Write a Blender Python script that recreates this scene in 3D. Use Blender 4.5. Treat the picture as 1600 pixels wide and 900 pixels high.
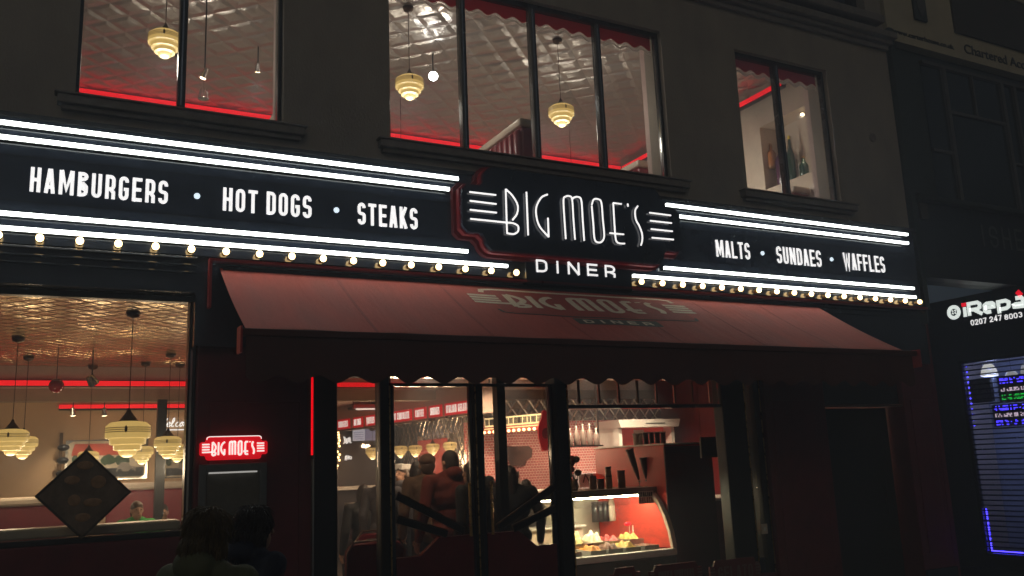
import bpy, math, random
from mathutils import Vector, Matrix
random.seed(7)
for o in list(bpy.data.objects):
    bpy.data.objects.remove(o)
C = bpy.context.scene.collection
SC = bpy.context.scene
R = math.radians
PI = math.pi

# ------------------------------------------------------------------ camera
CAM = Vector((0, -7.1, 1.65))
cr = Vector((0.88387, -0.465995, -0.040278))
cu = Vector((-0.055953, -0.190836, 0.980026))
cf = Vector((0.464374, 0.863962, 0.194748))
FPX = 1379.72
cd = bpy.data.cameras.new('camera')
cam = bpy.data.objects.new('camera', cd)
C.objects.link(cam)
m = Matrix((cr, cu, -cf)).transposed().to_4x4()
m.translation = CAM
cam.matrix_world = m
cd.sensor_width = 36
cd.lens = FPX / 1600 * 36
cd.clip_start = 0.05
cd.clip_end = 3000
SC.camera = cam

def at(px, py, y=None, x=None, z=None):
    """the point where the line of sight of a photograph pixel meets a plane"""
    d = cr * ((px - 800) / FPX) - cu * ((py - 450) / FPX) + cf
    if y is not None: t = (y - CAM.y) / d.y
    elif x is not None: t = (x - CAM.x) / d.x
    else: t = (z - CAM.z) / d.z
    return CAM + d * t

# ------------------------------------------------------------------ night sky, sun lamp standing in for street lamps, exposure
W = bpy.data.worlds.new('World'); SC.world = W; W.use_nodes = True
wn = W.node_tree.nodes; wl = W.node_tree.links
bgn = wn['Background']
sky = wn.new('ShaderNodeTexSky'); sky.sky_type = 'NISHITA'; sky.sun_disc = False
sky.sun_elevation = R(28); sky.sun_rotation = R(205)
wl.new(sky.outputs[0], bgn.inputs[0])
bgn.inputs[1].default_value = 0.007
sl = bpy.data.lights.new('sun', 'SUN'); sl.energy = 0.15; sl.angle = R(25); sl.color = (1.0, 0.86, 0.55)
so = bpy.data.objects.new('sun', sl); C.objects.link(so)
so.rotation_euler = (R(62), 0, R(-25))
SC.view_settings.view_transform = 'Standard'
SC.view_settings.look = 'None'
SC.view_settings.exposure = 0
SC.view_settings.gamma = 1
SC.cycles.use_denoising = True
SC.cycles.max_bounces = 7
SC.cycles.transparent_max_bounces = 12
SC.cycles.sample_clamp_indirect = 4.0
SC.cycles.caustics_reflective = False
SC.cycles.caustics_refractive = False

# ------------------------------------------------------------------ mesh and naming helpers
class MB:
    def __init__(s, origin=(0, 0, 0)):
        s.v = []; s.f = []; s.o = Vector(origin)
    def add(s, vs, fs):
        n = len(s.v); s.v += [tuple(p) for p in vs]; s.f += [tuple(i + n for i in f) for f in fs]
    def box(s, x0, x1, y0, y1, z0, z1):
        v = [(x0, y0, z0), (x1, y0, z0), (x1, y1, z0), (x0, y1, z0), (x0, y0, z1), (x1, y0, z1), (x1, y1, z1), (x0, y1, z1)]
        s.add(v, [(0, 3, 2, 1), (4, 5, 6, 7), (0, 1, 5, 4), (1, 2, 6, 5), (2, 3, 7, 6), (3, 0, 4, 7)]); return s
    def obox(s, c, ax, ay, az):
        c = Vector(c); ax, ay, az = Vector(ax), Vector(ay), Vector(az)
        v = [c + ax * i + ay * j + az * k for k in (-1, 1) for (i, j) in ((-1, -1), (1, -1), (1, 1), (-1, 1))]
        s.add(v, [(0, 3, 2, 1), (4, 5, 6, 7), (0, 1, 5, 4), (1, 2, 6, 5), (2, 3, 7, 6), (3, 0, 4, 7)]); return s
    def tube(s, pts, r, n=8, caps=True):
        pts = [Vector(p) for p in pts]
        rs = r if isinstance(r, (list, tuple)) else [r] * len(pts)
        rings = []; up = None
        for i, p in enumerate(pts):
            d = (pts[min(i + 1, len(pts) - 1)] - pts[max(i - 1, 0)])
            d = d.normalized() if d.length > 1e-9 else Vector((0, 0, 1))
            if up is None:
                up = d.orthogonal().normalized()
            a = (up - d * up.dot(d)); a = a.normalized() if a.length > 1e-6 else d.orthogonal().normalized()
            up = a; b = d.cross(a)
            rings.append([p + (a * math.cos(2 * PI * k / n) + b * math.sin(2 * PI * k / n)) * rs[i] for k in range(n)])
        vs = [q for rg in rings for q in rg]; fs = []
        for i in range(len(pts) - 1):
            for k in range(n):
                k2 = (k + 1) % n
                fs.append((i * n + k, i * n + k2, (i + 1) * n + k2, (i + 1) * n + k))
        if caps:
            fs.append(tuple(reversed(range(n)))); fs.append(tuple((len(pts) - 1) * n + k for k in range(n)))
        s.add(vs, fs); return s
    def capsule(s, pts, rs, n=12):
        pts = [Vector(p) for p in pts]
        P_, R_ = [], []
        d0 = (pts[0] - pts[1]).normalized(); d1 = (pts[-1] - pts[-2]).normalized()
        for a in (88, 60, 30): P_.append(pts[0] + d0 * rs[0] * math.sin(R(a))); R_.append(rs[0] * math.cos(R(a)))
        P_ += pts; R_ += list(rs)
        for a in (30, 60, 88): P_.append(pts[-1] + d1 * rs[-1] * math.sin(R(a))); R_.append(rs[-1] * math.cos(R(a)))
        return s.tube(P_, R_, n)
    def ell(s, c, rx, ry, rz, n=16, m_=10):
        c = Vector(c); vs = [c + Vector((0, 0, -rz))]
        for j in range(1, m_):
            a = -PI / 2 + PI * j / m_
            for k in range(n):
                b = 2 * PI * k / n
                vs.append(c + Vector((rx * math.cos(a) * math.cos(b), ry * math.cos(a) * math.sin(b), rz * math.sin(a))))
        vs.append(c + Vector((0, 0, rz))); fs = []
        for k in range(n): fs.append((0, 1 + (k + 1) % n, 1 + k))
        for j in range(m_ - 2):
            for k in range(n):
                a, b = 1 + j * n + k, 1 + j * n + (k + 1) % n
                fs.append((a, b, b + n, a + n))
        t = len(vs) - 1
        for k in range(n): fs.append((t, 1 + (m_ - 2) * n + k, 1 + (m_ - 2) * n + (k + 1) % n))
        s.add(vs, fs); return s
    def lathe(s, prof, c=(0, 0, 0), n=28):
        cx, cy, cz = c; vs = []; fs = []
        for (r, z) in prof:
            for k in range(n):
                b = 2 * PI * k / n; vs.append((cx + r * math.cos(b), cy + r * math.sin(b), cz + z))
        for j in range(len(prof) - 1):
            for k in range(n):
                k2 = (k + 1) % n
                fs.append((j * n + k, j * n + k2, (j + 1) * n + k2, (j + 1) * n + k))
        fs.append(tuple(reversed(range(n)))); fs.append(tuple((len(prof) - 1) * n + k for k in range(n)))
        s.add(vs, fs); return s
    def prism(s, poly, fn, d0, d1):
        """poly of 2d points, fn(u, v, depth) -> point"""
        n = len(poly)
        vs = [fn(u, v, d0) for u, v in poly] + [fn(u, v, d1) for u, v in poly]
        fs = [tuple(range(n)), tuple(reversed(range(n, 2 * n)))]
        for k in range(n): fs.append((k, n + k, n + (k + 1) % n, (k + 1) % n))
        s.add(vs, fs); return s
    def ribbon(s, pts, w, fn, d0, d1, closed=False):
        """a flat stroke of width w along 2d points, mapped by fn, from depth d0 (front) to d1"""
        pts = [Vector(p) for p in pts]
        q = [pts[0]]
        for p in pts[1:]:
            if (p - q[-1]).length > 1e-6: q.append(p)
        if closed and (q[0] - q[-1]).length < 1e-6: q.pop()
        pts = q; n = len(pts); L, Rr = [], []
        for i in range(n):
            if closed: a, b = pts[i - 1], pts[(i + 1) % n]
            else: a, b = pts[max(i - 1, 0)], pts[min(i + 1, n - 1)]
            d1_ = (pts[i] - a); d2_ = (b - pts[i])
            if d1_.length < 1e-9: d1_ = d2_
            if d2_.length < 1e-9: d2_ = d1_
            d1_ = d1_.normalized(); d2_ = d2_.normalized()
            n1 = Vector((-d1_.y, d1_.x)); n2 = Vector((-d2_.y, d2_.x))
            mm = n1 + n2
            if mm.length < 1e-3: mm = n1
            mm = mm.normalized(); k = 1 / max(0.45, mm.dot(n1))
            L.append(pts[i] + mm * w / 2 * k); Rr.append(pts[i] - mm * w / 2 * k)
        vs = [fn(p.x, p.y, d) for d in (d0, d1) for p in L + Rr]; fs = []
        cnt = n if closed else n - 1
        for i in range(cnt):
            j = (i + 1) % n
            fs.append((i, n + i, n + j, j)); fs.append((2 * n + i, 2 * n + j, 3 * n + j, 3 * n + i))
            fs.append((i, j, 2 * n + j, 2 * n + i)); fs.append((n + i, 3 * n + i, 3 * n + j, n + j))
        if not closed:
            fs.append((0, 2 * n, 3 * n, n)); e = n - 1
            fs.append((e, n + e, 3 * n + e, 2 * n + e))
        s.add(vs, fs); return s
    def build(s, name, mat, parent=None, smooth=False, bev=0, kind=None):
        me = bpy.data.meshes.new(name)
        o3 = s.o
        me.from_pydata([(x - o3.x, y - o3.y, z - o3.z) for x, y, z in s.v], [], s.f)
        if isinstance(mat, (list, tuple)):
            for q in mat: me.materials.append(q)
        else: me.materials.append(mat)
        me.update()
        o = bpy.data.objects.new(name, me); C.objects.link(o)
        if parent is not None: o.parent = parent
        else: o.location = o3
        if smooth:
            for p in me.polygons: p.use_smooth = True
        if bev:
            b = o.modifiers.new('bevel', 'BEVEL'); b.width = bev; b.segments = 2; b.limit_method = 'ANGLE'
        if kind: o['kind'] = kind
        return o

def smooth_angle(o, deg=35):
    for p in o.data.polygons: p.use_smooth = True
    o.data.set_sharp_from_angle(angle=R(deg))

def tag(o, label, cat, group=None, kind=None):
    o['label'] = label; o['category'] = cat
    if group: o['group'] = group
    if kind: o['kind'] = kind
    return o

def thing(name, label, cat, loc=(0, 0, 0), rz=0, group=None):
    o = bpy.data.objects.new(name, None); C.objects.link(o); o.empty_display_size = 0.1
    o.location = loc; o.rotation_euler = (0, 0, rz)
    return tag(o, label, cat, group)

def dup(root, loc, rz=None, label=None, group=None):
    def cp(o, par):
        c = o.copy(); C.objects.link(c)
        if par is not None: c.parent = par
        for ch in list(o.children): cp(ch, c)
        return c
    r = cp(root, None); r.location = loc
    if rz is not None: r.rotation_euler = (0, 0, rz)
    if label: r['label'] = label
    if group: r['group'] = group
    return r

# ------------------------------------------------------------------ materials
def mat(name, col, rough=0.5, metal=0.0, emit=None, es=0.0, noise=0.0, nscale=8, bump=0.0, bscale=40, coat=0.0, spec=0.5, stretch=None):
    M = bpy.data.materials.new(name); M.use_nodes = True
    nt = M.node_tree; N = nt.nodes; L = nt.links; b = N['Principled BSDF']
    b.inputs['Base Color'].default_value = (*col, 1)
    b.inputs['Roughness'].default_value = rough; b.inputs['Metallic'].default_value = metal
    b.inputs['Coat Weight'].default_value = coat; b.inputs['Specular IOR Level'].default_value = spec
    b.inputs['Coat Roughness'].default_value = 0.08
    if emit:
        b.inputs['Emission Color'].default_value = (*emit, 1); b.inputs['Emission Strength'].default_value = es
    if noise or bump:
        tc = N.new('ShaderNodeTexCoord'); src = tc.outputs['Object']
        if stretch:
            mp = N.new('ShaderNodeMapping'); mp.inputs['Scale'].default_value = stretch
            L.new(src, mp.inputs[0]); src = mp.outputs[0]
    if noise:
        t = N.new('ShaderNodeTexNoise'); t.inputs['Scale'].default_value = nscale; t.inputs['Detail'].default_value = 8
        t.inputs['Roughness'].default_value = 0.65
        L.new(src, t.inputs['Vector'])
        r = N.new('ShaderNodeMapRange'); r.inputs[1].default_value = 0.25; r.inputs[2].default_value = 0.75
        r.inputs[3].default_value = 1 - noise; r.inputs[4].default_value = 1 + noise
        L.new(t.outputs[0], r.inputs[0])
        mx = N.new('ShaderNodeVectorMath'); mx.operation = 'SCALE'; mx.inputs[0].default_value = col
        L.new(r.outputs[0], mx.inputs['Scale']); L.new(mx.outputs[0], b.inputs['Base Color'])
        r2 = N.new('ShaderNodeMapRange'); r2.inputs[3].default_value = max(0.02, rough * 0.75); r2.inputs[4].default_value = min(1, rough * 1.25)
        L.new(t.outputs[0], r2.inputs[0]); L.new(r2.outputs[0], b.inputs['Roughness'])
    if bump:
        t2 = N.new('ShaderNodeTexNoise'); t2.inputs['Scale'].default_value = bscale; t2.inputs['Detail'].default_value = 5
        L.new(src, t2.inputs['Vector'])
        bp = N.new('ShaderNodeBump'); bp.inputs['Strength'].default_value = bump; bp.inputs['Distance'].default_value = 0.01
        L.new(t2.outputs[0], bp.inputs['Height']); L.new(bp.outputs[0], b.inputs['Normal'])
    return M

def glass_mat(name, tint=(0.93, 0.95, 0.95), refl=0.07):
    M = bpy.data.materials.new(name); M.use_nodes = True
    nt = M.node_tree; N = nt.nodes; L = nt.links; N.clear()
    out = N.new('ShaderNodeOutputMaterial'); mx = N.new('ShaderNodeMixShader')
    tr = N.new('ShaderNodeBsdfTransparent'); tr.inputs[0].default_value = (*tint, 1)
    gl = N.new('ShaderNodeBsdfGlossy'); gl.inputs['Roughness'].default_value = 0.03
    lw = N.new('ShaderNodeLayerWeight'); lw.inputs[0].default_value = 0.25
    mr = N.new('ShaderNodeMapRange'); mr.inputs[3].default_value = refl * 0.4; mr.inputs[4].default_value = refl * 5
    L.new(lw.outputs['Fresnel'], mr.inputs[0]); L.new(mr.outputs[0], mx.inputs[0])
    L.new(tr.outputs[0], mx.inputs[1]); L.new(gl.outputs[0], mx.inputs[2]); L.new(mx.outputs[0], out.inputs[0])
    return M

def tin_mat(name, axes=('X', 'Y'), size=0.3, col=(0.62, 0.58, 0.58), rough=0.28, metal=0.85, strength=0.7, seam=0.6, skew=1.0, groove=2.4, wob=1.6):
    """pressed tin: embossed lozenges and seams between the sheets, as a bump"""
    M = bpy.data.materials.new(name); M.use_nodes = True
    nt = M.node_tree; N = nt.nodes; L = nt.links; b = N['Principled BSDF']
    b.inputs['Base Color'].default_value = (*col, 1); b.inputs['Metallic'].default_value = metal; b.inputs['Roughness'].default_value = rough
    tc = N.new('ShaderNodeTexCoord'); sp = N.new('ShaderNodeSeparateXYZ'); L.new(tc.outputs['Object'], sp.inputs[0])
    nz = N.new('ShaderNodeTexNoise'); nz.inputs['Scale'].default_value = 2.2; nz.inputs['Detail'].default_value = 4
    L.new(tc.outputs['Object'], nz.inputs['Vector'])
    def mth(op, a, bb=None):
        n = N.new('ShaderNodeMath'); n.operation = op
        for i, q in enumerate((a, bb)):
            if q is None: continue
            if isinstance(q, (int, float)): n.inputs[i].default_value = q
            else: L.new(q, n.inputs[i])
        return n.outputs[0]
    def tri(o, s):   # triangle wave 0..1
        f = mth('FRACT', mth('DIVIDE', o, s)); return mth('ABSOLUTE', mth('SUBTRACT', mth('MULTIPLY', f, 2), 1))
    a, c = sp.outputs[axes[0]], sp.outputs[axes[1]]
    ta, tb = tri(a, size), tri(c, size * skew)
    dia = mth('ABSOLUTE', mth('SUBTRACT', mth('ADD', ta, tb), 1))
    edge = mth('MINIMUM', mth('MULTIPLY', dia, groove), 0.7)
    sa = mth('LESS_THAN', mth('SUBTRACT', 1, tri(a, seam)), 0.035); sb = mth('LESS_THAN', mth('SUBTRACT', 1, tri(c, seam)), 0.035)
    h = mth('ADD', edge, mth('MULTIPLY', mth('MAXIMUM', sa, sb), 0.7))
    h = mth('ADD', h, mth('MULTIPLY', nz.outputs[0], wob))
    bp = N.new('ShaderNodeBump'); bp.inputs['Strength'].default_value = strength; bp.inputs['Distance'].default_value = 0.03
    L.new(h, bp.inputs['Height']); L.new(bp.outputs[0], b.inputs['Normal'])
    r = N.new('ShaderNodeMapRange'); r.inputs[3].default_value = rough * 0.7; r.inputs[4].default_value = rough * 1.6
    L.new(nz.outputs[0], r.inputs[0]); L.new(r.outputs[0], b.inputs['Roughness'])
    return M

def tile_mat(name, axes=('X', 'Z'), size=0.05):
    M = bpy.data.materials.new(name); M.use_nodes = True
    nt = M.node_tree; N = nt.nodes; L = nt.links; b = N['Principled BSDF']
    tc = N.new('ShaderNodeTexCoord'); sp = N.new('ShaderNodeSeparateXYZ'); L.new(tc.outputs['Object'], sp.inputs[0])
    cb = N.new('ShaderNodeCombineXYZ'); L.new(sp.outputs[axes[0]], cb.inputs[0]); L.new(sp.outputs[axes[1]], cb.inputs[1])
    br = N.new('ShaderNodeTexBrick'); br.inputs['Scale'].default_value = 1
    br.inputs['Brick Width'].default_value = size; br.inputs['Row Height'].default_value = size * 0.8
    br.inputs['Mortar Size'].default_value = size * 0.1; br.inputs['Mortar Smooth'].default_value = 0.3
    br.inputs['Color1'].default_value = (0.55, 0.1, 0.09, 1); br.inputs['Color2'].default_value = (0.42, 0.06, 0.06, 1)
    br.inputs['Mortar'].default_value = (0.75, 0.65, 0.6, 1)
    L.new(cb.outputs[0], br.inputs['Vector']); L.new(br.outputs['Color'], b.inputs['Base Color'])
    b.inputs['Roughness'].default_value = 0.15
    bp = N.new('ShaderNodeBump'); bp.inputs['Distance'].default_value = 0.01; bp.inputs['Strength'].default_value = 0.8; bp.invert = True
    L.new(br.outputs['Fac'], bp.inputs['Height']); L.new(bp.outputs[0], b.inputs['Normal'])
    return M

M_render = mat('painted_render', (0.29, 0.25, 0.205), 0.85, noise=0.24, nscale=1.7, bump=0.4, bscale=60, stretch=(1, 1, .55))
M_stone = mat('painted_stone_sill', (0.19, 0.17, 0.15), 0.85, noise=0.3, nscale=12, bump=0.2)
M_cream_wall = mat('cream_wall_paint', (0.46, 0.40, 0.28), 0.85, noise=0.2, nscale=2.5, bump=0.25)
M_black = mat('black_gloss_board', (0.018, 0.024, 0.038), 0.16, noise=0.3, nscale=5, coat=0.5)  # blue tint in the black stands for veiling lens glare
M_blackm = mat('black_matt_metal', (0.014, 0.014, 0.015), 0.35, noise=0.25, nscale=20)
M_post = mat('black_post_paint', (0.010, 0.010, 0.010), 0.42, noise=0.3, nscale=9, spec=0.3)
M_frame = mat('dark_window_frame', (0.018, 0.018, 0.018), 0.25, noise=0.3, nscale=15)
M_chrome = mat('brushed_chrome', (0.6, 0.58, 0.56), 0.18, 1.0, noise=0.12, nscale=30)
M_brass = mat('aged_brass', (0.55, 0.36, 0.14), 0.28, 1.0, noise=0.2, nscale=20)
M_redwood = mat('dark_red_lacquer', (0.125, 0.010, 0.012), 0.38, noise=0.3, nscale=4, bump=0.05, bscale=30)
M_redrail = mat('red_painted_metal', (0.38, 0.035, 0.04), 0.35, noise=0.15, nscale=10)
M_redvinyl = mat('dark_red_vinyl', (0.24, 0.025, 0.035), 0.32, noise=0.2, nscale=6, bump=0.1, bscale=25)
M_creamv = mat('cream_vinyl', (0.62, 0.52, 0.42), 0.45, noise=0.12, nscale=7)
M_plaster = mat('warm_plaster', (0.62, 0.50, 0.38), 0.8, noise=0.1, nscale=2)
M_pinkp = mat('inner_reveal_plaster', (0.62, 0.47, 0.43), 0.8, noise=0.08, nscale=3)
M_gold = mat('golden_plaster', (0.62, 0.42, 0.24), 0.8, noise=0.12, nscale=2)
M_floor = mat('interior_floor_tile', (0.10, 0.08, 0.07), 0.35, noise=0.25, nscale=5)
M_white = mat('white_enamel', (0.75, 0.73, 0.68), 0.35, noise=0.06, nscale=8)
M_canvas = mat('red_awning_canvas', (0.43, 0.072, 0.050), 0.9, noise=0.20, nscale=2.2, bump=.7, bscale=7, stretch=(2.4, .5, .5))
def sheer(name, col, k):
    M = mat(name, col, 0.85, noise=0.15, nscale=8); nt = M.node_tree; N = nt.nodes; L = nt.links
    tr = N.new('ShaderNodeBsdfTranslucent'); tr.inputs[0].default_value = (*col, 1); mx = N.new('ShaderNodeMixShader'); mx.inputs[0].default_value = k
    L.new(N['Principled BSDF'].outputs[0], mx.inputs[1]); L.new(tr.outputs[0], mx.inputs[2]); L.new(mx.outputs[0], N['Material Output'].inputs[0]); return M
M_valred = sheer('scalloped_red_fabric', (0.55, 0.06, 0.075), 0.5)
M_trim = sheer('pale_braid', (0.85, 0.78, 0.74), 0.5)
M_valance = mat('dark_valance_canvas', (0.085, 0.028, 0.022), 0.9, noise=0.2, nscale=4, bump=0.25, bscale=200)
M_canvas_l = mat('pale_awning_print', (0.72, 0.62, 0.48), 0.85, noise=0.15, nscale=9)
M_canvas_d = mat('dark_awning_print', (0.06, 0.06, 0.05), 0.85, noise=0.2, nscale=9)
M_canvas_r = mat('deep_red_awning_print', (0.33, 0.052, 0.038), 0.9, noise=0.2, nscale=9)
M_tube = mat('neon_white', (0.9, 0.9, 0.9), 0.3, emit=(0.93, 1.0, 0.95), es=6)
M_letter = mat('backlit_white_letter', (0.9, 0.9, 0.9), 0.3, emit=(1.0, 0.98, 0.97), es=1.0)
M_neon = mat('thin_white_neon', (0.9, 0.9, 0.9), 0.3, emit=(1.0, 0.98, 0.96), es=1.15)
M_dot = mat('backlit_pale_dot', (0.8, 0.85, 0.9), 0.3, emit=(0.75, 0.9, 1.0), es=1.1)
M_bulb = mat('warm_bulb', (1, 0.9, 0.7), 0.2, emit=(1.0, 0.66, 0.27), es=8)
M_led = mat('red_led_strip', (0.8, 0.05, 0.08), 0.4, emit=(1.0, 0.0012, 0.008), es=0.95)
M_redlit = mat('red_lightbox', (0.7, 0.02, 0.04), 0.3, emit=(1.0, 0.004, 0.014), es=0.55)
M_redglow = mat('red_glowing_edge', (0.4, 0.01, 0.02), 0.3, emit=(1.0, 0.03, 0.05), es=0.12)
M_whitelit = mat('white_lightbox_print', (0.9, 0.9, 0.9), 0.3, emit=(1.0, 0.93, 0.86), es=1.0)
M_shade = mat('lit_opal_glass', (0.30, 0.25, 0.14), 0.25, emit=(1.0, 0.62, 0.18), es=0.66, noise=0.1, nscale=14)
M_bronze = mat('bronze_fitting', (0.10, 0.06, 0.035), 0.35, 0.8, noise=0.2, nscale=20)
M_stripe = mat('shade_painted_band', (0.22, 0.13, 0.05), 0.5, emit=(1.0, 0.55, 0.15), es=0.08)
M_spot = mat('spotlight_lens', (1, 1, 1), 0.2, emit=(1.0, 0.97, 0.92), es=60)
M_spotw = mat('warm_spot_lens', (1, 1, 1), 0.2, emit=(1.0, 0.75, 0.45), es=9)
M_glass = glass_mat('window_glass')
M_glassd = glass_mat('dark_door_glass', (0.80, 0.78, 0.76), 0.09)
M_glassc = glass_mat('clear_case_glass', (0.96, 0.97, 0.95), 0.05)
M_tin_u = tin_mat('pressed_tin_upstairs', ('X', 'Y'), 0.40, (0.58, 0.53, 0.49), 0.30, 0.85, 0.7, 0.80, 1.0, 1.6, 3.0)
M_tin_g = tin_mat('pressed_tin_downstairs', ('X', 'Y'), 0.20, (0.66, 0.50, 0.30), 0.20, 0.9, 1.0, 0.64)
M_tin_w = tin_mat('quilted_steel_wall', ('X', 'Z'), 0.20, (0.72, 0.66, 0.58), 0.2, 0.95, 1.0, 5.0, 1.3)
M_tin_s = tin_mat('quilted_steel_side', ('Y', 'Z'), 0.20, (0.72, 0.64, 0.54), 0.2, 0.95, 1.0, 5.0, 1.3)
M_tile = tile_mat('red_scallop_tile')

# ------------------------------------------------------------------ lettering: a condensed bold stroke face
def arc(cx, cy, rx, ry, a0, a1, n=6):
    return [(cx + rx * math.cos(R(a0 + (a1 - a0) * i / n)), cy + ry * math.sin(R(a0 + (a1 - a0) * i / n))) for i in range(n + 1)]

def glyph(ch, w, t):
    l, r, b, T, m_ = t / 2, w - t / 2, t / 2, 1 - t / 2, 0.5
    rx = (r - l) / 2; ry = min(rx * 1.2, 0.25); cx = w / 2
    ring = arc(cx, T - ry, rx, ry, 0, 180) + arc(cx, b + ry, rx, ry, 180, 360)
    G = {
        'H': [([(l, 0), (l, 1)], 0), ([(r, 0), (r, 1)], 0), ([(l, m_), (r, m_)], 0)],
        'A': [([(l * .9, 0), (cx - t * .12, 1)], 0), ([(r + t * .05, 0), (cx + t * .12, 1)], 0), ([(l + .14 * w, .26), (r - .14 * w, .26)], 0)],
        'M': [([(l, 0), (l, 1)], 0), ([(r, 0), (r, 1)], 0), ([(l * 1.3, 1), (cx, .22), (w - l * 1.3, 1)], 0)],
        'B': [([(l, 0), (l, 1)], 0), ([(l, T), (cx, T)] + arc(cx, T - ry * .8, rx, ry * .8, 90, -90) + [(l, T - ry * 1.6)], 0),
              ([(cx, m_ + .04), (cx, m_ + .04)] + arc(cx, b + ry * .9, rx, ry * .9, 90, -90) + [(l, b)], 0), ([(r, b + ry * .9), (r, m_ - .1), (cx, m_ + .03), (l, m_ + .03)], 0)],
        'U': [([(l, 1)] + arc(cx, b + ry, rx, ry, 180, 360) + [(r, 1)], 0)],
        'R': [([(l, 0), (l, 1)], 0), ([(l, T)] + arc(cx, T - ry, rx, ry, 90, 0) + arc(cx, .42 + ry, rx, ry, 0, -90) + [(l, .42)], 0), ([(cx, .42), (r, .28), (r, 0)], 0)],
        'G': [(arc(cx, T - ry, rx, ry, -12, 180) + arc(cx, b + ry, rx, ry, 180, 360) + [(r, .46), (cx, .46)], 0)],
        'E': [([(l, 0), (l, 1)], 0), ([(l, T), (w, T)], 0), ([(l, m_), (w * .92, m_)], 0), ([(l, b), (w, b)], 0)],
        'S': [(arc(cx, T - ry, rx, ry, -10, 180) + arc(cx, .60, rx, .1, 180, 250) + arc(cx, .40, rx, .1, 70, 0) + arc(cx, b + ry, rx, ry, 0, -190), 0)],
        'O': [(ring, 1)], '0': [(ring, 1)],
        'T': [([(cx, 0), (cx, 1)], 0), ([(0, T), (w, T)], 0)],
        'D': [([(l, 0), (l, 1)], 0), ([(l, T)] + arc(cx, T - ry, rx, ry, 90, 0) + arc(cx, b + ry, rx, ry, 0, -90) + [(l, b)], 0)],
        'K': [([(l, 0), (l, 1)], 0), ([(r, 1), (l, .42)], 0), ([(l + .12 * w, .55), (r, 0)], 0)],
        'L': [([(l, 0), (l, 1)], 0), ([(l, b), (w, b)], 0)],
        'N': [([(l, 0), (l, 1)], 0), ([(r, 0), (r, 1)], 0), ([(l, 1), (r, 0)], 0)],
        'W': [([(l * .8, 1), (w * .28, 0), (cx, .85), (w * .72, 0), (w - l * .8, 1)], 0)],
        'F': [([(l, 0), (l, 1)], 0), ([(l, T), (w, T)], 0), ([(l, m_), (w * .9, m_)], 0)],
        'I': [([(cx, 0), (cx, 1)], 0)],
        'C': [(arc(cx, T - ry, rx, ry, -15, 180) + arc(cx, b + ry, rx, ry, 180, 375), 0)],
        'Q': [(ring, 1), ([(cx, .3), (r, 0)], 0)],
        'Y': [([(l, 1), (cx, .45), (r, 1)], 0), ([(cx, 0), (cx, .5)], 0)],
        'P': [([(l, 0), (l, 1)], 0), ([(l, T)] + arc(cx, T - ry, rx, ry, 90, 0) + arc(cx, .42 + ry, rx, ry, 0, -90) + [(l, .42)], 0)],
        'V': [([(l, 1), (cx, 0), (r, 1)], 0)],
        "'": [([(cx, 1), (cx, .75)], 0)],
        '2': [(arc(cx, T - ry, rx, ry, 190, 0) + [(r, .6), (l, b)], 0), ([(l * .4, b), (w, b)], 0)],
        '3': [(arc(cx, T - ry * .85, rx, ry * .85, 160, -80), 0), (arc(cx, b + ry, rx, ry, 85, -160), 0)],
        '4': [([(w * .75, 0), (w * .75, 1), (l, .3), (w, .3)], 0)],
        '7': [([(0, T), (r, T), (w * .35, 0)], 0)],
        '8': [(arc(cx, T - ry * .9, rx * .9, ry * .9, 0, 360, 10)[:-1], 1), (arc(cx, b + ry, rx, ry, 0, 360, 10)[:-1], 1)],
    }
    return G.get(ch, [])

def gw(ch, cw):
    return {'I': cw * .45, "'": cw * .4, ' ': cw * .55, 'M': cw * 1.45, 'W': cw * 1.55, 'N': cw * 1.1}.get(ch, cw)

def word(text, u0, u1, v0, v1, fn, d0, d1, t=0.19, gap=0.11, cw=0.42):
    """yields an MB per letter; the word is stretched to fill u0..u1"""
    ws = [gw(c, cw) for c in text]; tot = sum(ws) + gap * (len(text) - 1)
    k = (u1 - u0) / tot; H = v1 - v0; u = 0; out = []
    for c, w in zip(text, ws):
        mb = MB()
        sc = k / H      # horizontal stretch in glyph units
        ww = w * sc
        for i, (pl, cl) in enumerate(glyph(c, ww, t)):
            mb.ribbon([(u0 + u * k + x * H, v0 + y * H) for x, y in pl], t * H, fn, d0 - i * 0.0012, d1, bool(cl))
        if mb.v: out.append(mb)
        u += w + gap
    return out

def word1(*a, **k):
    ms = word(*a, **k); m0 = MB()
    for q in ms: m0.add(q.v, q.f)
    return m0

def fxz(y0):          # sign faces that look towards the street
    return lambda u, v, d: (u, y0 + d, v)

# =================================================================== SETTING
M_asph = mat('asphalt', (0.045, 0.045, 0.048), 0.8, noise=0.25, nscale=6, bump=0.4, bscale=120)
M_pave = mat('paving_slab', (0.22, 0.21, 0.20), 0.8, noise=0.2, nscale=3, bump=0.2)
M_line = mat('yellow_road_paint', (0.6, 0.42, 0.05), 0.7, noise=0.2, nscale=30)
g = MB(); g.add([(-60, -40, -0.13), (70, -40, -0.13), (70, 60, -0.13), (-60, 60, -0.13)], [(0, 1, 2, 3)])
g.build('ground', M_asph, kind='structure')
MB().box(-40, 40, -3.2, 0.1, -0.12, 0).build('pavement', M_pave, kind='structure')
k = MB()
for i in range(80): k.box(-40 + i, -39.012 + i, -3.36, -3.205, -0.126, 0.004)
k.build('kerb', M_stone, kind='structure')
MB().box(-40, 40, -3.72, -3.62, -0.13, -0.126).build('road_line', M_line, kind='structure')
MB().box(-40, 40, -3.92, -3.82, -0.13, -0.126).build('road_line', M_line, kind='structure')
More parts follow.
